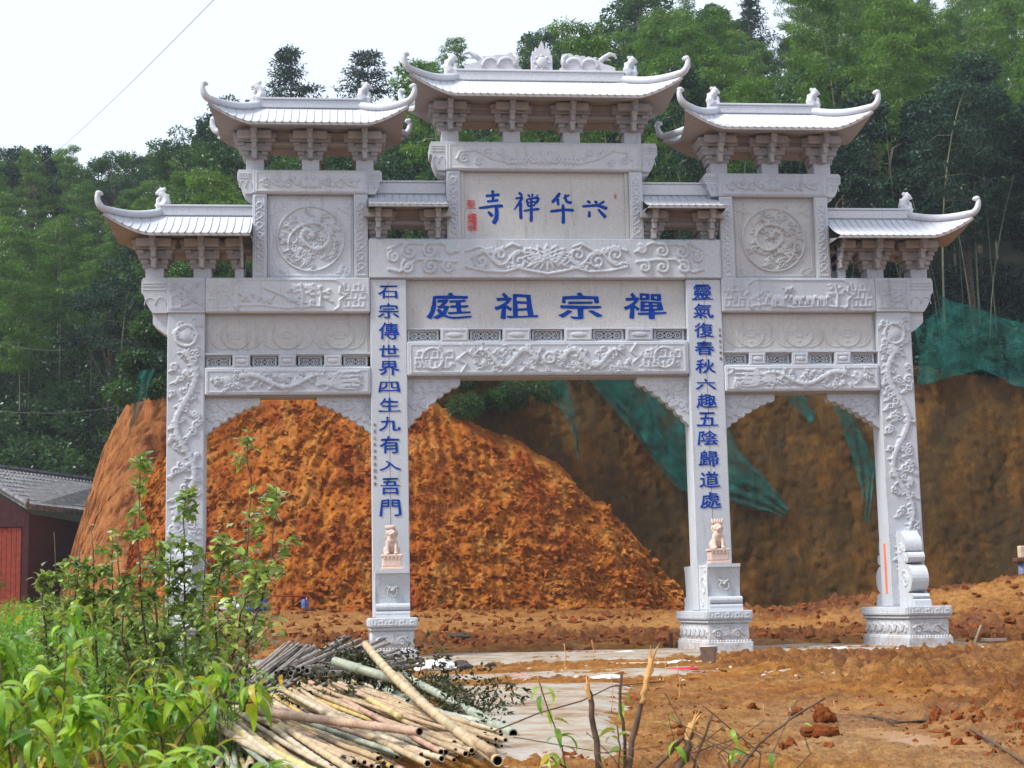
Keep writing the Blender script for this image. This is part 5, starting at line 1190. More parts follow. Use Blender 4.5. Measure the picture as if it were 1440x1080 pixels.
# ------------------------------------------------------------------ green netting draped on the cliff
def netmat():
    m, t, b = mat('green_netting'); t.nodes.remove(b); co = N(t, 'ShaderNodeNewGeometry').outputs['Position']
    f = noise_node(t, co, 1.2, 5, 0.6, (2.0, 1, 0.6)); c = ramp(t, f, [(0.3, (0.008, 0.045, 0.035)), (0.55, (0.012, 0.075, 0.064)), (0.75, (0.02, 0.13, 0.115))])
    d = N(t, 'ShaderNodeBsdfDiffuse'); t.links.new(c, d.inputs[0]); tr = N(t, 'ShaderNodeBsdfTransparent'); mx_ = N(t, 'ShaderNodeMixShader')
    r = ramp(t, noise_node(t, co, 3.0, 3, 0.5), [(0.3, gray(0.35)), (0.7, gray(0.8))]); t.links.new(r, mx_.inputs[0])
    t.links.new(tr.outputs[0], mx_.inputs[1]); t.links.new(d.outputs[0], mx_.inputs[2]); t.links.new(mx_.outputs[0], t.nodes['Material Output'].inputs[0]); return m
NET = netmat()
def net(label, left, right, off=0.35, n=(90, 50), fold=0.10, Y0=21, seed=0, freq=3):
    """cloth hung between two edge lines given as photograph positions on the cliff face"""
    def line(L, k):
        P = np.array([tuple(at(a, b, Y0)) for a, b in L]); t = np.linspace(0, 1, len(P)); s = np.linspace(0, 1, k); return np.stack([np.interp(s, t, P[:, i]) for i in range(3)], -1)
    A_, B_ = line(left, n[0]), line(right, n[0]); s = np.linspace(0, 1, n[1])[None, :, None]; P = A_[:, None]*(1-s)+B_[:, None]*s
    X, Z = P[..., 0], P[..., 2]; S_ = np.repeat(s[0, :, 0][None], n[0], 0); V_ = np.repeat(np.linspace(0, 1, n[0])[:, None], n[1], 1)
    f = fold*(0.55*np.sin(S_*freq*0.6*2*math.pi+3.0*np.sin(V_*2.3+seed))+0.6*ridged(S_*freq, V_*1.4, seed*1.0, 3, 8))*(1.0-0.4*V_)+0.20*fbm(X*1.2, Z*1.2, seed*1.0, 4, 5)+0.06*ridged(X*3+Z*2, Z*1.2, seed+2.0, 3, 6)
    X = X+0.06*fbm(Z*1.6, X*1.6, 1.0+seed, 3, 3); Z = Z+0.07*fbm(X*1.8, Z*1.5, 4.0+seed, 3, 7)
    Y = face_y(X, Z)-off-f
    tag(sheet('green_netting', X, Y, Z, NET), label, 'netting')
net('wide green net draped diagonally down the cliff behind the right lettered pillar', [(828, 520), (880, 585), (960, 690), (1030, 702), (1098, 728)], [(1010, 520), (1025, 590), (1050, 640), (1085, 680), (1112, 714)], 0.5, (110, 60), 0.12, 21, 1, 5)
net('bright folded edge of green net running down beside the wide net', [(838, 520), (885, 575), (925, 640), (968, 690)], [(868, 520), (912, 575), (950, 630), (985, 682)], 0.75, (60, 24), 0.10, 21, 4, 2)
net('narrow strip of green net hanging under the middle of the main beam', [(762, 520), (785, 570), (805, 615), (810, 648)], [(796, 520), (806, 570), (813, 615), (813, 650)], 2.2, (60, 20), 0.07, 20, 2, 2)
net('short ragged tail of green net under the right side beam', [(1112, 545), (1120, 565), (1135, 580), (1143, 594)], [(1138, 545), (1143, 565), (1152, 578), (1150, 592)], 0.4, (30, 16), 0.06, 21, 3, 2)
net('twisted hanging strip of green net left of the outer right pillar', [(1178, 568), (1190, 610), (1203, 660), (1208, 700), (1208, 735)], [(1190, 568), (1212, 610), (1229, 655), (1222, 690), (1214, 738)], 0.5, (70, 20), 0.09, 21, 5, 3)
net('large green net spread over the cliff top at the right edge', [(1288, 460), (1292, 490), (1288, 545)], [(1335, 425), (1345, 470), (1375, 522)], 0.45, (50, 40), 0.10, 21, 6, 4)
net('outer flap of green net sagging along the cliff top beyond the outer right pillar', [(1320, 415), (1335, 470), (1362, 522)], [(1450, 470), (1455, 520), (1460, 566)], 0.55, (50, 60), 0.10, 21, 7, 6)
net('stringy twist of green net hanging over the left shoulder of the cliff', [(205, 530), (198, 560), (192, 600), (188, 622)], [(226, 528), (214, 560), (200, 598), (191, 622)], 3.2, (50, 14), 0.08, 19, 8, 3)

# ------------------------------------------------------------------ red timber house at the left
def house():
    t = empty('red_timber_house', (-17.2, 22, 1.0)); tag(t, 'small red timber house with a grey tiled roof at the left edge below the forest', 'house')
    off = Vector(t.location)
    RED = plain('red_board', (0.26, 0.045, 0.022), 0.7, 0.3, 0.35, 6); RDK = plain('dark_red_board', (0.06, 0.018, 0.02), 0.8, 0.2, 0.3, 6); TL = plain('grey_roof_tile', (0.15, 0.15, 0.16), 0.9, 0.1, 0.6, 5)
    def put(o):
        o.location = -off if o.parent == t else o.location; return o
    A0, A1, B0, B1 = at(38, 712, 24.6), at(150, 724, 33), at(-62, 652, 29.5), at(150, 680, 38.5)
    xg, ze = A0.x+0.12, A0.z-0.05; gy = 25.2; sl_ = (A0.z-at(0, 690, 25.2).z)/(A0.x-at(0, 690, 25.2).x)
    put(MB().prism([(xg-5, 0.2), (xg-0.15, 0.2), (xg-0.15, ze-0.15), (xg-5, ze-0.15+sl_*-4.85)], gy, gy+0.2, 'y').build('gable_wall', RDK, t))
    for k in range(12): put(MB().box(xg-0.55-k*0.16, xg-0.40-k*0.16, gy-0.03, gy-0.002, 0.9, 4.0, 0.006).build('plank', RED, t))
    put(MB().box(xg-5, xg-0.15, gy-0.08, gy-0.002, 4.02, 4.16, 0.01).build('rail', RDK, t)); put(MB().box(xg-0.34, xg-0.14, gy-0.09, gy+0.1, 0.3, ze-0.1, 0.01).build('corner_post', RDK, t))
    put(MB().prism([(xg-0.2, gy+0.1), (A1.x-0.3, A1.y), (A1.x-0.5, A1.y+0.2), (xg-0.4, gy+0.3)], 0.2, ze-0.15, 'z').build('side_wall', RDK, t))
    rf = mk('roof', [A0, A1, B1, B0, A0+Vector((0, 0, -.1)), A1+Vector((0, 0, -.1)), B1+Vector((0, 0, -.1)), B0+Vector((0, 0, -.1))], [(0, 1, 2, 3), (4, 7, 6, 5), (0, 4, 5, 1), (1, 5, 6, 2), (2, 6, 7, 3), (3, 7, 4, 0)], TL, t); put(rf)
    for k in range(41):
        s = k/40; a = A0.lerp(A1, s); b = B0.lerp(B1, s); q = MB()
        for j in range(9):
            u, v = j/9, (j+1)/9; q.tube([a.lerp(b, u)+Vector((0, 0, 0.045)), a.lerp(b, v)+Vector((0, 0, 0.02))], [0.062, 0.05], 6)
        MB.build(q, 'tile_row', TL, rf)
    MB().tube([B0+Vector((0, 0, .08)), B1+Vector((0, 0, .08))], 0.12, 6).build('ridge', TL, rf); MB().tube([A0+Vector((0, 0, .1)), B0+Vector((0, 0, .1))], 0.09, 6).build('verge', TL, rf)
    MB().tube([A0+Vector((-0.05, -0.05, .0)), A0+Vector((0.1, -0.25, .25))], [0.07, 0.03], 6).build('eave_horn', TL, rf)
house()

# ------------------------------------------------------------------ overhead wires
def wire(label, pts, r=0.014):
    k = 24; P = []; a, b = Vector(pts[0]), Vector(pts[1])
    for i in range(k+1): s = i/k; p = a.lerp(b, s); P.append((p.x, p.y, p.z-pts[2]*4*s*(1-s)))
    tag(MB().tube(P, r, 5).build('overhead_wire', plain('wire_grey', (0.18, 0.18, 0.19), 0.7), None, True), label, 'wire')
wire('thin wire crossing the white sky at the upper left', (at(318, -18, 6), at(50, 238, 60), 0.2), 0.009)
wire('thin upper wire sagging across the dark forest at the left edge', (at(-30, 470, 24), at(92, 492, 30), 0.2), 0.012)
wire('thin lower wire across the dark forest at the left edge', (at(-30, 574, 22), at(180, 568, 30), 0.25), 0.01)

# ------------------------------------------------------------------ heap of cut bamboo poles
def polemat(name, c0, c1, rough=0.5):
    m, t, b = mat(name); tc = N(t, 'ShaderNodeNewGeometry').outputs['Position']; oi = N(t, 'ShaderNodeObjectInfo')
    f = noise_node(t, tc, 5, 6, 0.7); g = noise_node(t, tc, 55, 4, 0.7)
    c = mixc(t, oi.outputs['Random'], c0, c1); c = mixc(t, ramp(t, f, [(0.42, gray(0)), (0.7, gray(0.75))]), c, tuple(v*0.45 for v in c0)); c = mixc(t, 1.0, c, ramp(t, g, [(0.3, gray(0.72)), (0.65, gray(1.15))]), 'MULTIPLY')
    t.links.new(c, b.inputs['Base Color']); b.inputs['Roughness'].default_value = rough; b.inputs['Specular IOR Level'].default_value = 0.35; bump(t, b, g, 0.25, 0.003); return m
PM = {'tan': polemat('dry_tan_bamboo', (0.40, 0.28, 0.16), (0.50, 0.39, 0.24)), 'pale': polemat('bleached_bamboo', (0.44, 0.36, 0.25), (0.54, 0.46, 0.34)), 'yellow': polemat('yellow_bamboo', (0.52, 0.36, 0.11), (0.58, 0.46, 0.2)), 'pink': polemat('reddish_bamboo', (0.44, 0.24, 0.15), (0.48, 0.34, 0.25)),
      'green': polemat('grey_green_bamboo', (0.24, 0.28, 0.21), (0.38, 0.40, 0.31)), 'old': polemat('weathered_grey_bamboo', (0.17, 0.14, 0.12), (0.33, 0.29, 0.25), 0.8), 'dark': polemat('rotten_dark_bamboo', (0.06, 0.045, 0.035), (0.13, 0.10, 0.08), 0.9)}
def pole(a, b, r, kind, label, group, seed, bend=0.03, name='bamboo_pole'):
    rs = random.Random(seed); a, b = Vector(a), Vector(b); L = (b-a).length; d = (b-a).normalized(); sd_ = d.cross(Vector((0, 0, 1))).normalized(); up = sd_.cross(d)
    by, bz = rs.uniform(-bend, bend)*L*0.5, rs.uniform(0, bend)*L*0.5; P = []; R_ = []; s = 0.0; node = rs.uniform(0.1, 0.3)
    def pt(s_): t = s_/L; return a+d*s_+sd_*by*4*t*(1-t)-up*bz*4*t*(1-t)
    pitch = rs.uniform(0.26, 0.38) if r > 0.025 else 0.22
    while s < L:
        P.append(pt(s)); R_.append(r*(1.0-0.18*s/L)); 
        if s+pitch < L:
            for ds, k in ((pitch-0.02, 1.0), (pitch-0.006, 1.18), (pitch+0.006, 1.12)): P.append(pt(s+ds)); R_.append(r*(1-0.18*s/L)*k)
            s += pitch+0.02
        else: break
    P.append(pt(L)); R_.append(r*0.84); n = 10 if r > 0.025 else 6
    mb = MB().tube(P, R_, n, False)
    nb = len(mb.f)
    for end, dr, q in ((P[0], d, R_[0]), (P[-1], -d, R_[-1])):
        u = Vector(sd_); w_ = d.cross(u); V = []
        for rr, dep in ((q, 0), (q*0.78, 0), (q*0.76, 0.22)):
            for j in range(n): t = 2*math.pi*j/n; V.append(end+dr*(dep-0.0005)+(u*math.cos(t)+w_*math.sin(t))*rr)
        mb.add(V, [(k*n+j, k*n+(j+1) % n, (k+1)*n+(j+1) % n, (k+1)*n+j) for k in range(2) for j in range(n)]+[tuple(2*n+j for j in range(n))])
    o = mb.build(name, PM[kind], None, True); o.data.materials.append(DARK); mi = np.zeros(len(o.data.polygons), np.int32)
    if len(mi) == len(mb.f):
        per = 2*n+1; mi[nb+n:nb+per] = 1; mi[nb+per+n:nb+2*per] = 1; o.data.polygons.foreach_set('material_index', mi)
    tag(o, label, 'bamboo pole', group); return o
rp = random.Random(21)
GA = 'dry bamboo poles heaped in the foreground'; LA = {'pale': 'bleached pale bamboo pole in the main foreground heap', 'tan': 'dry tan bamboo pole in the main foreground heap', 'yellow': 'yellowish bamboo pole in the main foreground heap', 'pink': 'reddish tan bamboo pole in the main foreground heap', 'green': 'grey green bamboo pole in the main foreground heap'}
for i in range(150):
    kind = rp.choice(['tan', 'tan', 'tan', 'yellow', 'tan', 'pale', 'green', 'pale', 'pale', 'pink'] if i != 0 else ['pink'])
    q = rp.random(); sx_, sy_ = 286+190*q+rp.uniform(-22, 22), 1004-50*q+rp.uniform(-10, 6); ex_ = 425+295*q+rp.uniform(-34, 30); ey_ = 1104-62*q+rp.uniform(-24, 6)
    z0_ = 0.03+0.20*rp.random(); a = gz(sx_, sy_, z0_+0.06); b = gz(ex_, ey_, max(0.03, z0_-0.06)); pole(a, b, rp.uniform(0.015, 0.023), kind, LA[kind], GA+' '+kind, 100+i, 0.012)
for i in range(34):
    kind = rp.choice(['tan', 'tan', 'yellow', 'green']); sx_, sy_ = 295+85*rp.random(), 970+30*rp.random(); ex_ = 285+190*rp.random(); ey_ = 1068+45*rp.random()
    pole(gz(sx_, sy_, 0.05+0.16*rp.random()), gz(ex_, ey_, 0.02+0.10*rp.random()), rp.uniform(0.019, 0.028), kind, kind.replace('green', 'grey green')+' bamboo pole pointing towards the camera at the left end of the heap', 'bamboo poles at the left end of the heap '+kind, 300+i, 0.012)
for i, (x0_, y0_, x1_, y1_) in enumerate(((560, 946, 722, 1032), (505, 952, 690, 1030), (500, 962, 668, 1028), (520, 972, 700, 1040), (600, 1000, 705, 1022), (555, 985, 690, 1044), (480, 958, 640, 1034))):
    pole(gz(x0_, y0_, 0.20-0.02*i), gz(x1_, y1_, 0.08), 0.040-0.0015*i, 'green', 'thick grey green bamboo pole on the right side of the heap', 'thick green bamboo poles', 400+i, 0.015)
pole(at(514, 906, -14.5), gz(700, 1070, 0.12), 0.036, 'tan', 'long pale bamboo pole lying across the top of the heap with its far end raised', None, 500, 0.012)
pole(at(560, 950, -15.5), gz(692, 1058, 0.16), 0.034, 'tan', 'pale flattened bamboo pole crossing the green ones at the right of the heap', None, 501, 0.02)
pole(gz(360, 1000, 0.30), gz(590, 1029, 0.27), 0.028, 'pink', 'red stained bamboo pole lying crosswise over the front of the heap', None, 502, 0.01)
pole(gz(448, 944, 0.20), gz(562, 1008, 0.22), 0.026, 'yellow', 'bright yellow bamboo pole with its cut end at the top of the heap', None, 503, 0.01)
pole(gz(722, 1034, 0.04), gz(790, 1042, 0.04), 0.032, 'tan', 'short bamboo pole lying on the ground right of the heap', None, 504, 0.01)
for i in range(46):                                            # grey bundle pointing up to the left pedestal
    o_ = rp.random(); a = gz(298+75*o_, 985+8*rp.random(), 0.05+0.12*rp.random()); b = at(398+72*o_+8*rp.random(), 900+14*o_+5*rp.random(), -12.2+rp.random())
    pole(a, b, rp.uniform(0.012, 0.018), 'old', 'thin weathered grey bamboo cane in the bundle left of the dark one', 'thin grey canes in the left bundle', 600+i, 0.02, 'bamboo_cane')
for i in range(56):                                            # darker bundle in front of the pedestal
    o_ = rp.random(); a = at(378+85*o_+10*rp.random(), 958-6*o_-18*rp.random(), -14.6+1.2*rp.random()); b = at(500+80*o_+rp.uniform(-30, 25), 890+32*o_+26*rp.random(), -11.8+1.5*rp.random())
    k_ = 'old' if rp.random() < 0.6 else 'dark'; pole(a, b, rp.uniform(0.018, 0.03), k_, ('thin grey' if k_ == 'old' else 'blackened')+' bamboo cane in the dark bundle before the left pedestal', 'canes in the dark bundle '+k_, 700+i, 0.03, 'bamboo_cane')
pole(at(470, 930, -15.0), at(565, 958, -15.6), 0.045, 'green', 'mossy green bamboo pole lying on the dark bundle', None, 801, 0.02)
pts = [tuple(gz(px, py, 0.06)) for px in range(330, 640, 30) for py in (975, 990, 1010)]
rs_ = np.random.default_rng(5)
shrub_mass('brushwood', 'dark rotting leaves and sticks under the bamboo heap', 'branches', pts, 3200, 0.07, 0.016, L_DRY, 16, (0.12, 0.3))

rs_ = np.random.default_rng(5)
pts = [tuple(gz(555+150*q+rs_.uniform(-25, 25), 952+62*q+rs_.uniform(-14, 14), rs_.uniform(0.02, 0.14))) for q in rs_.random(46)*0.85]+[tuple(at(490+70*q, 925+30*q, -14.8)) for q in rs_.random(16)]
shrub_mass('brushwood', 'dark withered leafy branches trodden in beside the green bamboo poles', 'branches', pts, 4600, 0.055, 0.012, L_DRY, 15, (0.08, 0.17))

# ------------------------------------------------------------------ foreground saplings, shrubs and stems
def leaf_mesh(name, L, Wd, curl, m, seed, n=7, fold=0.25):
    V = []; F_ = []; r = random.Random(seed); x = z = 0.0; a = 0.25; tw = r.uniform(-0.3, 0.3)
    for i in range(n+1):
        t = i/n; w_ = Wd*math.sin(math.pi*min(1, t*1.0)**0.75)*(1 if t < 1 else 0)+0.0006; yo = tw*0.3*L*t*t
        V += [(x, yo-w_, z+w_*fold), (x, yo, z), (x, yo+w_, z+w_*fold)]; a -= curl/n; x += L/n*math.cos(a); z += L/n*math.sin(a)
    for i in range(n): k = i*3; F_ += [(k, k+3, k+4, k+1), (k+1, k+4, k+5, k+2)]
    me = bpy.data.meshes.new(name); me.from_pydata(V, [], F_); me.update(); me.materials.append(m); me.polygons.foreach_set('use_smooth', np.ones(len(me.polygons), bool))
    a_ = me.attributes.new('clump', 'FLOAT', 'POINT'); a_.data.foreach_set('value', np.array([r.random()*0.4+0.3 for _ in V], np.float32)); return me
def leafmat2(name, young, old, trans, gloss=0.4):
    """one colour per leaf, from young to mature, by the object's own random value"""
    m, t, b = mat(name); t.nodes.remove(b); oi = N(t, 'ShaderNodeObjectInfo'); c = ramp(t, oi.outputs['Random'], [(0.0, old), (0.45, tuple((a+b_)/2 for a, b_ in zip(old, young))), (0.95, young), (1.0, (0.52, 0.36, 0.06))])
    co = N(t, 'ShaderNodeNewGeometry').outputs['Position']; c = mixc(t, 1.0, c, ramp(t, noise_node(t, co, 60, 3, 0.6), [(0.3, gray(0.8)), (0.7, gray(1.15))]), 'MULTIPLY')
    d = N(t, 'ShaderNodeBsdfDiffuse'); tr = N(t, 'ShaderNodeBsdfTranslucent'); gl = N(t, 'ShaderNodeBsdfGlossy'); gl.inputs['Roughness'].default_value = 0.38
    t.links.new(c, d.inputs[0]); t.links.new(mixc(t, 1.0, c, (1.7, 1.6, 0.6), 'MULTIPLY'), tr.inputs[0])
    a = N(t, 'ShaderNodeMixShader'); a.inputs[0].default_value = trans; t.links.new(d.outputs[0], a.inputs[1]); t.links.new(tr.outputs[0], a.inputs[2])
    fr = N(t, 'ShaderNodeFresnel'); fr.inputs[0].default_value = 1.35; fm = N(t, 'ShaderNodeMath', operation='MULTIPLY'); fm.inputs[1].default_value = gloss*2; t.links.new(fr.outputs[0], fm.inputs[0])
    z = N(t, 'ShaderNodeMixShader'); t.links.new(fm.outputs[0], z.inputs[0]); t.links.new(a.outputs[0], z.inputs[1]); t.links.new(gl.outputs[0], z.inputs[2]); t.links.new(z.outputs[0], t.nodes['Material Output'].inputs[0]); return m
LP = leafmat2('peach_leaf_green', (0.36, 0.55, 0.05), (0.09, 0.25, 0.035), 0.55, 0.35)
LS = leafmat2('shrub_leaf_green', (0.40, 0.52, 0.08), (0.08, 0.16, 0.04), 0.5, 0.7)
LW = leafmat2('weed_leaf_green', (0.22, 0.38, 0.05), (0.07, 0.18, 0.025), 0.4, 0.3)
PEACH = [leaf_mesh('leaf', 0.122, 0.0135, c, LP, i, 9) for i, c in enumerate((1.5, 2.0, 2.5, 1.2, 2.2))]
SMALL = [leaf_mesh('leaf', 0.066, 0.0165, c, LS, 10+i, 4) for i, c in enumerate((0.4, 0.9, 1.3, 0.2))]
SMALLW = [leaf_mesh('leaf', 0.062, 0.010, c, LW, 20+i, 4) for i, c in enumerate((0.4, 0.9, 1.3))]
def put_leaf(me, p, az, el, roll, sc_, parent):
    o = bpy.data.objects.new('leaf', me); COL.objects.link(o); o.parent = parent
    o.matrix_local = Matrix.Translation(p) @ Matrix.Rotation(az, 4, 'Z') @ Matrix.Rotation(-el, 4, 'Y') @ Matrix.Rotation(roll, 4, 'X') @ Matrix.Diagonal((sc_, sc_, sc_, 1)); return o
def plant(name, label, cat, base, stems, meshes, nleaf, r0, seed, twigs=8, tl=0.35, lsc=(0.7, 1.2), start=0.3, m=TWIG, el=(0.0, 0.7), extra=0, group=None, spray=1.0, cluster=False):
    """stems: lists of points relative to base; leaves sit along stems and twigs"""
    r = random.Random(seed); t = empty(name, base); tag(t, label, cat, group); spots = []
    for st in stems:
        P = [Vector(p) for p in st]; Q = []
        for i in range(len(P)-1):
            for k in range(4): Q.append(P[i].lerp(P[i+1], k/4)+Vector((r.gauss(0, .008), r.gauss(0, .008), 0)))
        Q.append(P[-1]); L = len(Q); MB().tube(Q, list(np.linspace(r0, r0*0.25, L)), 6).build('stem', m, t, True)
        for i, q in enumerate(Q):
            if i/L > start: spots.append((q, r.uniform(0, 6.28), i/L))
        tw = MB()
        for k in range(twigs):
            i = r.randint(int(L*start), L-2); a = r.uniform(0, 6.28); ln_ = tl*r.uniform(0.4, 1)*(1.15-i/L); p = Q[i]; TP = [p]
            for j in range(1, 6):
                s = j/5; TP.append(p+Vector((math.cos(a)*ln_*0.75*s, math.sin(a)*ln_*0.75*s, ln_*(0.75*s-0.15*s*s)))); 
                for _ in range(2): spots.append((TP[-1]+Vector((r.gauss(0, .01),)*3), a+r.uniform(-1.6, 1.6), i/L))
            tw.tube(TP, [r0*0.3, r0*0.28, r0*0.24, r0*0.2, r0*0.15, r0*0.08], 5, True)
        if tw.v: tag(tw.build('twigs', m, t, True), kind='stuff')
    for k in range(min(nleaf, 290)):
        p, a, h = r.choice(spots) if not cluster else spots[-1-int(r.random()**1.6*len(spots)*0.999)]
        put_leaf(r.choice(meshes), p+Vector((r.gauss(0, .012), r.gauss(0, .012), r.gauss(0, .012)))*spray, a+r.uniform(-0.9, 0.9), r.uniform(*el), r.uniform(-0.6, 0.6), r.uniform(*lsc), t)
    if extra:
        V = []; F_ = []; tone = []
        for k in range(extra):
            p, a, h = r.choice(spots); me = r.choice(meshes); M = Matrix.Translation(p+Vector((r.gauss(0, .02), r.gauss(0, .02), r.gauss(0, .02)))*spray) @ Matrix.Rotation(a+r.uniform(-1.4, 1.4), 4, 'Z') @ Matrix.Rotation(-r.uniform(*el), 4, 'Y') @ Matrix.Rotation(r.uniform(-.6, .6), 4, 'X') @ Matrix.Scale(r.uniform(*lsc), 4)
            n0 = len(V); V += [tuple(M @ v.co) for v in me.vertices]; F_ += [tuple(i+n0 for i in q.vertices) for q in me.polygons]; tone += [r.random()]*len(me.vertices)
        o = mk('foliage', V, F_, L_SHRUB if meshes is SMALL else L_GRASS, t, True); setattr_f(o, 'clump', tone); tag(o, kind='stuff')
    return t
def path(base, L, Y=None):
    """stem points from photograph positions at a chosen depth, relative to base"""
    return [tuple(at(px, py, Y+dy)-Vector(base)) for px, py, dy in L]
def gb(px, Y):
    p = at(px, 1000, Y); return Vector((p.x, Y, float(ground_z(p.x, Y))-0.02))
SH = [
 ('tall leafy shrub whose top reaches highest in front of the left bay', -20.6, 300, [[(305, 1075, 0), (318, 960, .05), (345, 830, 0), (352, 700, .1), (350, 602, .1)], [(318, 980, 0), (350, 900, -.1), (385, 790, 0), (388, 670, .1)], [(312, 990, 0), (300, 860, .2), (322, 740, .2)]], 290, 520, 11, 0.36),
 ('upright shrub in front of the outer left pillar', -20.0, 262, [[(262, 1040, 0), (262, 900, .1), (255, 780, 0), (262, 680, 0)], [(266, 1020, 0), (285, 880, .1), (290, 760, 0)], [(255, 1020, 0), (235, 900, .1), (240, 770, 0)]], 280, 560, 12, 0.3),
 ('shrub with a slender top left of the outer left pillar', -20.4, 205, [[(215, 1040, 0), (205, 900, 0), (192, 760, 0), (198, 622, .1)], [(212, 1030, 0), (222, 880, 0), (212, 740, 0)], [(205, 1030, 0), (175, 900, 0), (165, 760, 0)]], 280, 480, 13, 0.3),
 ('thin shrub with pale leaves before the brown end of the cliff', -19.4, 135, [[(140, 1020, 0), (135, 880, 0), (128, 740, 0)], [(150, 1010, 0), (160, 880, 0), (158, 750, 0)], [(130, 1010, 0), (105, 880, 0), (112, 770, 0)]], 260, 460, 14, 0.28),
 ('small dark shrub at the left in front of the timber house', -19.0, 78, [[(88, 1000, 0), (82, 860, 0), (76, 748, 0)], [(80, 1000, 0), (62, 880, 0), (58, 800, 0)]], 170, 200, 15, 0.25),
 ('low dense shrub between the outer left pillar and the bamboo heap', -19.2, 350, [[(345, 1010, 0), (350, 900, 0), (370, 800, 0)], [(340, 1010, 0), (320, 900, 0), (335, 830, 0)]], 150, 220, 16, 0.25),
 ('low bushy shrub filling the gap under the slender ones', -19.6, 235, [[(235, 1030, 0), (225, 940, 0), (230, 850, 0)], [(245, 1030, 0), (275, 940, 0), (280, 850, 0)], [(225, 1030, 0), (185, 940, 0), (180, 850, 0)], [(230, 1030, 0), (205, 960, 0), (150, 880, 0)]], 280, 800, 17, 0.34)]
for lb_, Yd, bx, st, nl, ex_, sd__, tl_ in SH:
    b_ = gb(bx, Yd); plant('leafy_shrub', lb_, 'shrub', b_, [path(b_, s, Yd) for s in st], SMALL, nl, 0.010, sd__, 15, tl_, (0.75, 1.3), 0.15, extra=int(ex_*1.1), el=(-0.7, 0.9))
PE = [
 ('young peach sapling with bright drooping leaves at the bottom left corner', -25.2, 70, [[(75, 1180, 0), (85, 1000, 0), (110, 850, .1)], [(60, 1180, 0), (30, 1000, 0), (20, 880, 0)]], 200, 31),
 ('peach sapling with crowded leaves along the left edge of the picture', -25.6, 10, [[(20, 1190, 0), (10, 1050, 0), (0, 930, 0)], [(20, 1190, 0), (70, 1080, 0), (95, 985, 0)], [(20, 1190, 0), (-20, 1080, 0), (-30, 960, 0)]], 230, 32),
 ('peach sapling in the middle of the left foreground with arching young leaves', -25.0, 215, [[(225, 1180, 0), (228, 1020, 0), (222, 885, 0)], [(235, 1180, 0), (262, 1060, 0), (268, 960, 0)], [(215, 1180, 0), (180, 1060, 0), (160, 980, 0)]], 200, 33),
 ('thin peach branch reaching right over the bamboo heap', -25.1, 330, [[(200, 1110, 0), (260, 1030, 0), (320, 965, 0), (362, 905, 0)], [(300, 985, 0), (345, 990, 0), (362, 985, 0)]], 46, 34),
 ('low peach shoots at the bottom edge below the shrubs', -25.5, 150, [[(160, 1200, 0), (150, 1100, 0), (140, 1030, 0)], [(170, 1200, 0), (230, 1120, 0), (290, 1065, 0)], [(160, 1200, 0), (100, 1110, 0), (60, 1060, 0)], [(180, 1200, 0), (330, 1140, 0), (375, 1075, 0)]], 270, 35)]
for lb_, Yd, bx, st, nl, sd__ in PE:
    b_ = gb(bx, Yd); plant('peach_sapling', lb_, 'sapling', b_, [path(b_, s, Yd) for s in st], PEACH, nl, 0.005, sd__, 7, 0.26, (0.45, 1.1), 0.3 if nl > 60 else 0.3, el=(-0.9, 0.8), spray=0.8, cluster=True)
# weeds at the left edge and a leaning bamboo shoot
def weeds(label, px0, px1, Y0, Y1, n, h0, h1, seed, name='weeds'):
    r = np.random.default_rng(seed); V = []; T = []; nb = 0; F_ = []
    for i in range(n):
        px = r.uniform(px0, px1); Y = r.uniform(Y0, Y1); p = gb(px, Y); h = r.uniform(h0, h1); a = r.uniform(0, 6.28); ln_ = 0.12*h
        k = int(7+h*9); tone = r.random()
        for j in range(k):
            s = 0.25+0.75*j/k; q = np.array([p.x+ln_*s*s*math.cos(a), p.y+ln_*s*s*math.sin(a), p.z+h*s]); b_ = r.uniform(0, 6.28); L = r.uniform(0.05, 0.10)
            d = np.array([math.cos(b_)*0.75, math.sin(b_)*0.75, 0.4]); sdv = np.array([-math.sin(b_), math.cos(b_), 0])*0.013
            V += [q, q+d*L*0.5+sdv, q+d*L, q+d*L*0.5-sdv]; F_.append((nb, nb+1, nb+2, nb+3)); nb += 4; T += [tone]*4
        for s0 in (0,):
            sdv = np.array([0.004, 0, 0]); q0 = np.array([p.x, p.y, p.z]); q1 = np.array([p.x+ln_*math.cos(a), p.y+ln_*math.sin(a), p.z+h]); V += [q0-sdv, q0+sdv, q1+sdv*.3, q1-sdv*.3]; F_.append((nb, nb+1, nb+2, nb+3)); nb += 4; T += [tone]*4
    o = mk(name, V, F_, L_GRASS); setattr_f(o, 'clump', T); tag(o, label, 'weeds', None, 'stuff')
weeds('tall bright green weeds at the left edge in front of the timber house', -60, 150, -17, -9, 900, 0.7, 1.15, 61)
weeds('green undergrowth around the feet of the shrubs', -30, 330, -20.5, -17, 520, 0.3, 0.75, 62)
weeds('sparse grass sprouting around the bamboo heap', 280, 480, -21.3, -19.5, 150, 0.05, 0.16, 63, 'grass')
weeds('scrubby growth beyond the shrubs on the left', -80, 230, -8, 1, 420, 0.5, 1.3, 64)
b_ = at(20, 760, 6); b_ = Vector((b_.x, 6, 0.3))
t_ = place(P_B[1], b_.x-1.0, 6, -1.2, 0.42, 2.0, 'small light green bamboo leaning in at the left edge above the house', None, 'bamboo')

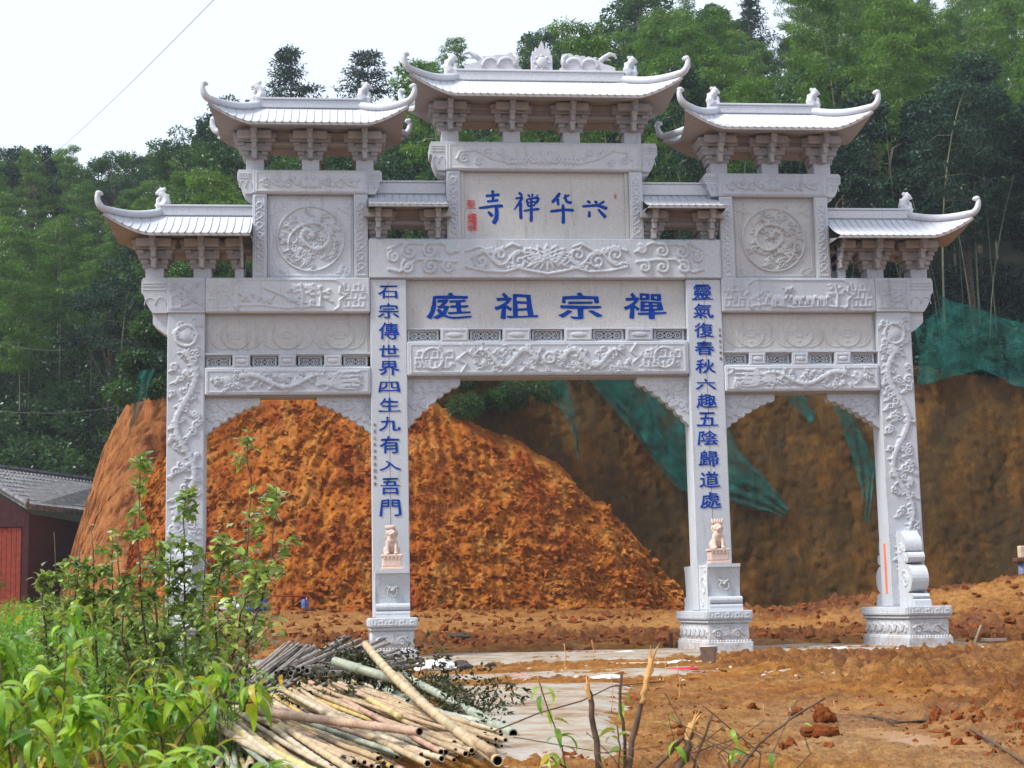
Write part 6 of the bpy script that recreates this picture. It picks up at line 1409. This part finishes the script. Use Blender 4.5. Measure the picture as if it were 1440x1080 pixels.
# cut stems with torn tops in the middle foreground
def stick(name, label, cat, pts, r, m, Y, tip=None, leaves=0, seed=0, group=None):
    P = [at(px, py, Y+dy) for px, py, dy in pts]; b_ = Vector((P[0].x, P[0].y, P[0].z)); t = empty(name, b_); tag(t, label, cat, group)
    Q = [p-b_ for p in P]; k = 8; R_ = random.Random(seed); C_ = []
    for i in range(len(Q)-1):
        for j in range(4): C_.append(Q[i].lerp(Q[i+1], j/4)+Vector((R_.gauss(0, r*.35), 0, 0)))
    C_.append(Q[-1]); MB().tube(C_, list(np.linspace(r, r*0.7, len(C_))), 7).build('stem', m, t, True)
    if tip:
        e = C_[-1]; d = (C_[-1]-C_[-4]).normalized(); q = MB().tube([C_[-4], C_[-2], e], [r*0.78, r*0.8, r*0.72], 7)
        for j in range(4): q.tube([e-d*0.01, e+d*tip*R_.uniform(.5, 1.1)+Vector((R_.gauss(0, .012), R_.gauss(0, .01), 0))], [r*0.4, r*0.06], 4)
        q.build('torn_tip', CUTW, t)
    for j in range(leaves):
        i = R_.randint(len(C_)//3, len(C_)-1); put_leaf(R_.choice(PEACH), C_[i], R_.uniform(0, 6.28), R_.uniform(-0.2, 0.9), R_.uniform(-.5, .5), R_.uniform(0.5, 0.95), t)
    return t
Yc = -24.2
stick('cut_stem', 'stout cut brown stem with a torn top, leftmost in the middle foreground', 'stem', [(850, 1160, 0), (842, 1060, 0), (832, 990, 0), (826, 962, 0)], 0.013, TWIG, Yc, 0.03, 0, 1)
stick('cut_stem', 'tall cut stem with long peeled orange end leaning right', 'stem', [(876, 1160, 0), (886, 1060, 0), (903, 990, 0), (914, 935, 0)], 0.0125, TWIG, Yc, 0.07, 0, 2)
stick('cut_stem', 'peeled orange length of wood at the top of the leaning stem', 'stem', [(903, 990, -.02), (909, 960, -.02), (917, 926, -.02)], 0.0125, CUTW, Yc, 0.05, 0, 3)
stick('cut_stem', 'thin straight cut stem between the two stout ones', 'stem', [(880, 1150, .05), (878, 1040, .05), (872, 990, .05), (874, 946, .05)], 0.007, TWIG, Yc, 0.0, 3, 4)
stick('cut_stem', 'split stump with frayed orange top at the bottom right of the cut stems', 'stem', [(950, 1160, 0), (958, 1085, 0), (966, 1048, 0), (974, 1018, 0)], 0.02, TWIG, Yc, 0.06, 0, 5)
stick('cut_stem', 'side branch of the frayed stump pointing down left', 'stem', [(905, 1100, 0), (940, 1060, 0), (978, 1022, 0)], 0.009, TWIG, Yc, 0, 2, 6)
stick('cut_stem', 'thin dark twig rising right of the frayed stump', 'twig', [(965, 1120, 0), (982, 1060, 0), (1001, 1005, 0)], 0.006, TWIG, Yc, 0, 0, 7)
stick('leafy_twig', 'thin twig with a spray of drooping leaves left of the cut stems', 'twig', [(800, 1110, 0), (790, 1050, 0), (772, 1000, 0), (757, 955, 0)], 0.003, TWIG, Yc, 0, 12, 8)
stick('leafy_twig', 'low leafy shoot below the cut stems', 'twig', [(830, 1130, 0), (795, 1080, 0), (770, 1062, 0)], 0.004, TWIG, Yc, 0, 12, 9)
stick('leafy_twig', 'small leafy shoot beside the thin cut stem', 'twig', [(866, 1120, 0), (872, 1050, 0), (868, 1020, 0)], 0.004, TWIG, Yc, 0, 6, 10)
stick('dry_twig', 'long arching dry twig crossing from the bamboo heap to the cut stems', 'twig', [(690, 1030, .1), (760, 1002, .05), (820, 985, 0), (860, 965, 0), (935, 958, 0)], 0.0032, TWIG, Yc, 0, 0, 11)
stick('dry_twig', 'dry twig with pale end slanting up at the right of the stems', 'twig', [(1020, 1110, 0), (1068, 1045, 0), (1110, 1012, 0), (1160, 982, 0)], 0.006, TWIG, Yc, 0, 0, 12)
for k in range(16):
    x0_ = 800+rp.random()*300; stick('dry_twig', 'thin tangled dry twig in the bottom middle foreground', 'twig', [(x0_, 1110, 0), (x0_+rp.uniform(-50, 50), 1060, rp.uniform(-.1, .1)), (x0_+rp.uniform(-120, 120), 1000+rp.uniform(-30, 50), rp.uniform(-.2, .2))], rp.uniform(0.0016, 0.0035), TWIG, Yc+rp.uniform(-.2, .3), 0, rp.choice((0, 0, 1, 2)), 40+k, 'thin tangled dry twigs')
for k, (x0_, y0_, x1_, y1_) in enumerate(((762, 1000, 755, 948), (860, 1000, 858, 940), (833, 930, 832, 900), (793, 940, 793, 905), (932, 960, 935, 925), (1186, 1060, 1172, 985), (1075, 1060, 1073, 990), (955, 985, 952, 935))):
    stick('dry_stalk', 'thin upright straw coloured stalk in the middle foreground', 'stalk', [(x0_, y0_, 0), ((x0_+x1_)/2+3, (y0_+y1_)/2, 0), (x1_, y1_, 0)], 0.004, CUTW, -17.5, 0, 0, 80+k, 'thin upright straw stalks')
def lying(label, pts, r, m=TWIG, z=0.03, name='fallen_branch', cat='branch'):
    tag(MB().tube([gz(a, b, z) for a, b in pts], r, 6).build(name, m, None, True), label, cat)
lying('dark root lying across the puddled clay at the lower right', [(1215, 1004), (1260, 1016), (1300, 1014), (1330, 1008), (1360, 1022), (1400, 1046), (1450, 1078)], [0.008, 0.014, 0.016, 0.014, 0.012, 0.01, 0.007])
lying('thin pale stick on the muddy ground below the right pedestals', [(1140, 1000), (1190, 1006), (1240, 1009)], [0.005, 0.006, 0.004])
lying('rotten branch on the ground right of the bamboo heap', [(722, 1036), (750, 1040), (775, 1044)], [0.03, 0.025, 0.01], TWIG, 0.02)

# ------------------------------------------------------------------ litter and building leftovers
WHITE = plain('white_plastic', (0.72, 0.73, 0.74), 0.45, 0.4, 0.12, 9); REDL = plain('red_plastic', (0.55, 0.03, 0.05), 0.5); GREYM = plain('galvanised_grey', (0.46, 0.47, 0.48), 0.55, 0.4, 0.2, 14)
BLUEP = plain('blue_plastic', (0.02, 0.05, 0.35), 0.45, 0.5); TIMB = plain('weathered_timber', (0.33, 0.27, 0.20), 0.8, 0.2, 0.3, 20); PALEW = plain('pale_timber', (0.52, 0.42, 0.28), 0.75); RUST = plain('rusty_iron', (0.12, 0.045, 0.025), 0.9)
def gpt(px, py):
    Y = -25.5
    while Y < 17.5:
        p = at(px, py, Y); g = float(ground_z(p.x, p.y))
        if p.z <= g: return Vector((p.x, p.y, g))
        Y += 0.06
    p = at(px, py, 12.6); return Vector((p.x, p.y, float(ground_z(p.x, p.y))))
def crumple(name, label, cat, px, py, w_, h_, m, seed, d_=None):
    p = gpt(px, py); d_ = d_ or w_*0.6; v = np.array(MB().ell((0, 0, 0), (1, 1, 1), 22, 13).v); f = MB().ell((0, 0, 0), (1, 1, 1), 22, 13).f
    n_ = ridged(v[:, 0]*1.8, v[:, 1]*1.8, v[:, 2]*1.8, 3, seed)*0.28+fbm(v[:, 0]*1.1, v[:, 1], v[:, 2], 2, seed)*0.5; v = v*(1+n_)[:, None]*[w_/2, d_/2, h_*0.55]; v[:, 2] = np.maximum(v[:, 2]+h_*0.3, 0.004)
    o = mk(name, v+np.array(p)+[0, 0, 0.02], f, m, None, False); tag(o, label, cat); return o
def slab(name, label, cat, px, py, l, w_, h_, rot, m, dz=0.02, tilt=0.0, group=None):
    p = gpt(px, py); o = MB().box(-l/2, l/2, -w_/2, w_/2, 0, h_, 0.006).build(name, m); o.location = p+Vector((0, 0, dz)); o.rotation_euler = (0, tilt, rot); tag(o, label, cat, group); return o
# bucket
p = gpt(997, 935); t = empty('bucket', p+Vector((0, 0, 0.01))); tag(t, 'small grey cement bucket standing before the right inner pedestal', 'bucket')
mb = MB(); n = 18
for r_i, z in ((0.10, 0), (0.135, 0.26), (0.145, 0.26), (0.145, 0.275), (0.128, 0.275), (0.095, 0.03)): mb.v += [(r_i*math.cos(2*math.pi*j/n), r_i*math.sin(2*math.pi*j/n), z) for j in range(n)]
mb.f = [(k*n+j, k*n+(j+1) % n, (k+1)*n+(j+1) % n, (k+1)*n+j) for k in range(5) for j in range(n)]+[tuple(range(n))[::-1], tuple(5*n+j for j in range(n))]; mb.build('bucket_body', GREYM, t, True)
MB().tube([(0.14*math.cos(a), -0.05-0.06*math.sin(a), 0.25-0.07*math.sin(a)) for a in np.linspace(0, math.pi, 11)], 0.004, 5).build('handle', RUST, t, True)
crumple('plastic_bag', 'crumpled white plastic bag lying right of the left inner pedestal', 'bag', 617, 945, 0.55, 0.2, WHITE, 1)
crumple('plastic_bag', 'dark crumpled bag touching the white one', 'bag', 648, 944, 0.28, 0.14, plain('dark_bag', (0.06, 0.045, 0.04), 0.6), 2)
crumple('plastic_bag', 'small white bag at the foot of the outer right pedestal', 'bag', 1268, 921, 0.26, 0.11, WHITE, 3)
crumple('plastic_bag', 'bright red crumpled wrapper left of the outer right pedestal', 'wrapper', 1208, 923, 0.42, 0.09, REDL, 4)
crumple('plastic_bag', 'dark red wrapper on the ground below the bucket', 'wrapper', 962, 945, 0.3, 0.05, REDL, 5)
crumple('plastic_bag', 'pale pink scrap on the concrete in the middle', 'scrap', 728, 955, 0.24, 0.04, plain('pink_scrap', (0.6, 0.2, 0.18), 0.7), 6)
crumple('plastic_bag', 'flat white scrap in front of the bucket', 'scrap', 958, 935, 0.4, 0.05, WHITE, 7)
crumple('plastic_bag', 'white scrap with a dark spot on the concrete', 'scrap', 855, 957, 0.3, 0.06, WHITE, 8)
crumple('plastic_bag', 'whitish film on the churned earth between the inner pedestals', 'scrap', 880, 921, 0.42, 0.06, WHITE, 9)
crumple('plastic_bag', 'greyish film left of the outer right pedestal', 'scrap', 1180, 917, 0.4, 0.08, plain('grey_film', (0.45, 0.46, 0.44), 0.5), 10)
crumple('dark_stone', 'black broken brick on the concrete in the middle', 'brick', 691, 940, 0.14, 0.07, plain('black_brick', (0.05, 0.035, 0.03), 0.9), 11)
crumple('dark_stone', 'dark mud heap in the churned earth right of the left pedestal', 'mud heap', 645, 900, 0.5, 0.14, plain('dark_mud', (0.05, 0.04, 0.03), 0.9), 12)
crumple('dirt_clod', 'single red clod on the pale concrete in front of the heap', 'clod', 732, 991, 0.06, 0.04, M_MOUND, 13)
crumple('dirt_clod', 'large dark clod on the trodden clay at the lower right', 'clod', 1161, 1020, 0.15, 0.12, M_MOUND, 14)
crumple('dirt_clod', 'dark clod left of the largest one at the lower right', 'clod', 1119, 1012, 0.13, 0.08, M_MOUND, 15)
crumple('dirt_clod', 'flat dark clod near the bottom edge at the lower right', 'clod', 1155, 1042, 0.2, 0.09, M_MOUND, 16)
for k, (px, py, l, rot) in enumerate(((1090, 921, 1.5, 0.04), (1130, 925, 1.9, -0.03), (1045, 928, 1.2, 0.08), (930, 935, 1.4, 0.03))):
    slab('plank', ('grey weathered plank lying nearest the right inner pedestal', 'longest plank between the two right pedestals', 'plank lying behind the bucket', 'yellowish plank left of the bucket')[k], 'plank', px, py, l, 0.12, 0.025, rot, TIMB if k != 3 else PALEW)
slab('plank', 'pale flat board lying right of the outer right pedestal', 'board', 1355, 914, 0.9, 0.3, 0.03, -0.1, plain('pale_board', (0.5, 0.48, 0.44), 0.8))
slab('stake', 'short pale stick poking out of the ground right of the outer pedestal', 'stick', 1376, 908, 0.42, 0.035, 0.035, 0.3, PALEW, 0.2, -1.05)
slab('iron_post', 'short rusty iron post beside the right inner pedestal', 'post', 944, 915, 0.07, 0.07, 0.33, 0.1, RUST)
slab('rubble_slab', 'pale stone slab in the hollow ground right of the pedestals', 'slab', 1398, 903, 0.5, 0.2, 0.06, 0.2, plain('pale_rubble', (0.5, 0.4, 0.3), 0.9))
# leftovers at the foot of the orange slope
crumple('cement_sack', 'white sack at the foot of the orange slope behind the shrubs', 'sack', 322, 861, 0.62, 0.34, WHITE, 21)
def barrel(px, py, r, h, m, label, cat, nm):
    p = gpt(px, py); t = empty(nm, p); tag(t, label, cat); n = 16; mb = MB()
    for rr, z in ((r*0.92, 0), (r, 0.04*h), (r, 0.32*h), (r*1.04, 0.35*h), (r, 0.38*h), (r, 0.62*h), (r*1.04, 0.65*h), (r, 0.68*h), (r, 0.94*h), (r*0.9, h)): mb.v += [(rr*math.cos(2*math.pi*j/n), rr*math.sin(2*math.pi*j/n), z) for j in range(n)]
    mb.f = [(k*n+j, k*n+(j+1) % n, (k+1)*n+(j+1) % n, (k+1)*n+j) for k in range(9) for j in range(n)]+[tuple(9*n+j for j in range(n))]; mb.build('shell', m, t, True); MB().tube([(0.4*r, 0, h), (0.4*r, 0, h+0.04)], 0.18*r, 8).build('cap', WHITE, t); return t
barrel(366, 861, 0.2, 0.36, BLUEP, 'dark blue plastic drum at the foot of the orange slope', 'drum', 'plastic_drum')
barrel(353, 862, 0.13, 0.34, BLUEP, 'smaller blue drum beside the dark blue one', 'drum', 'plastic_drum')
barrel(345, 861, 0.1, 0.3, WHITE, 'white canister left of the blue drums', 'canister', 'canister')
barrel(429, 861, 0.1, 0.36, plain('mid_blue_plastic', (0.05, 0.12, 0.38), 0.4), 'lone blue water bottle at the foot of the orange slope', 'bottle', 'water_bottle')
a_ = gpt(325, 862); c_ = gpt(432, 862); t = empty('pipe_rail', a_); tag(t, 'low rusty red pipe rail above the sack and drums', 'rail')
MB().tube([(0, -0.3, 0.5), tuple(c_-a_+Vector((0, -0.3, 0.45)))], 0.025, 8).build('rail', plain('red_pipe', (0.3, 0.04, 0.02), 0.7), t, True)
for s in (0.0, 0.48, 0.98): q = (c_-a_)*s; MB().tube([(q.x, q.y-0.3, -0.05), (q.x, q.y-0.3, 0.5-0.05*s)], 0.018, 6).build('post', RUST, t)
# object cut by the right edge
p = at(1441, 850, 12); t = empty('machine_post', p); tag(t, 'blue and black upright machine part with a tan cap at the right edge', 'post')
MB().box(-0.12, 0.2, -0.15, 0.15, -0.6, 0.35, 0.02).build('base', plain('black_iron', (0.03, 0.03, 0.03), 0.6), t); MB().tube([(0.02, 0, 0.35), (0.02, 0, 1.15)], 0.13, 14).build('cylinder', plain('steel_blue', (0.10, 0.13, 0.22), 0.5), t, True)
MB().box(-0.2, 0.24, -0.17, 0.17, 1.15, 1.27, 0.02).box(-0.16, 0.2, -0.15, 0.15, 0.32, 0.42, 0.02).build('flange', RUST, t); MB().box(-0.07, 0.12, -0.1, 0.1, 1.27, 1.6, 0.02).build('cap', PALEW, t)
# muddy puddle
a = np.linspace(0, 2*math.pi, 40); p0 = gz(1262, 1030, 0.03); V = [(p0.x+(0.62+0.10*math.sin(3*t+1))*math.cos(t), p0.y+(1.7+0.2*math.sin(2*t))*math.sin(t), -0.018) for t in a[:-1]]
m, t_, b = mat('muddy_water'); b.inputs['Base Color'].default_value = (0.36, 0.19, 0.07, 1); b.inputs['Roughness'].default_value = 0.25
bump(t_, b, noise_node(t_, N(t_, 'ShaderNodeNewGeometry').outputs['Position'], 9, 3, 0.5), 0.06, 0.01)
tag(mk('puddle', V, [tuple(range(39))], m), kind='structure')

# ------------------------------------------------------------------ thin mountain haze
hz_ = MB(); hz_.v = [(x, y, z) for x in (-345, 345) for y in (-66, 306) for z in (-3.5, 68)]; hz_.f = [(0, 1, 3, 2), (4, 6, 7, 5), (0, 4, 5, 1), (2, 3, 7, 6), (0, 2, 6, 4), (1, 5, 7, 3)]
m = bpy.data.materials.new('haze_air'); m.use_nodes = True; m.node_tree.nodes.clear(); v_ = m.node_tree.nodes.new('ShaderNodeVolumePrincipled'); v_.inputs['Color'].default_value = (0.80, 0.90, 1.0, 1); v_.inputs['Density'].default_value = 0.0005; v_.inputs['Anisotropy'].default_value = 0.2
o_ = m.node_tree.nodes.new('ShaderNodeOutputMaterial'); m.node_tree.links.new(v_.outputs[0], o_.inputs['Volume']); tag(hz_.build('haze', m), kind='stuff')
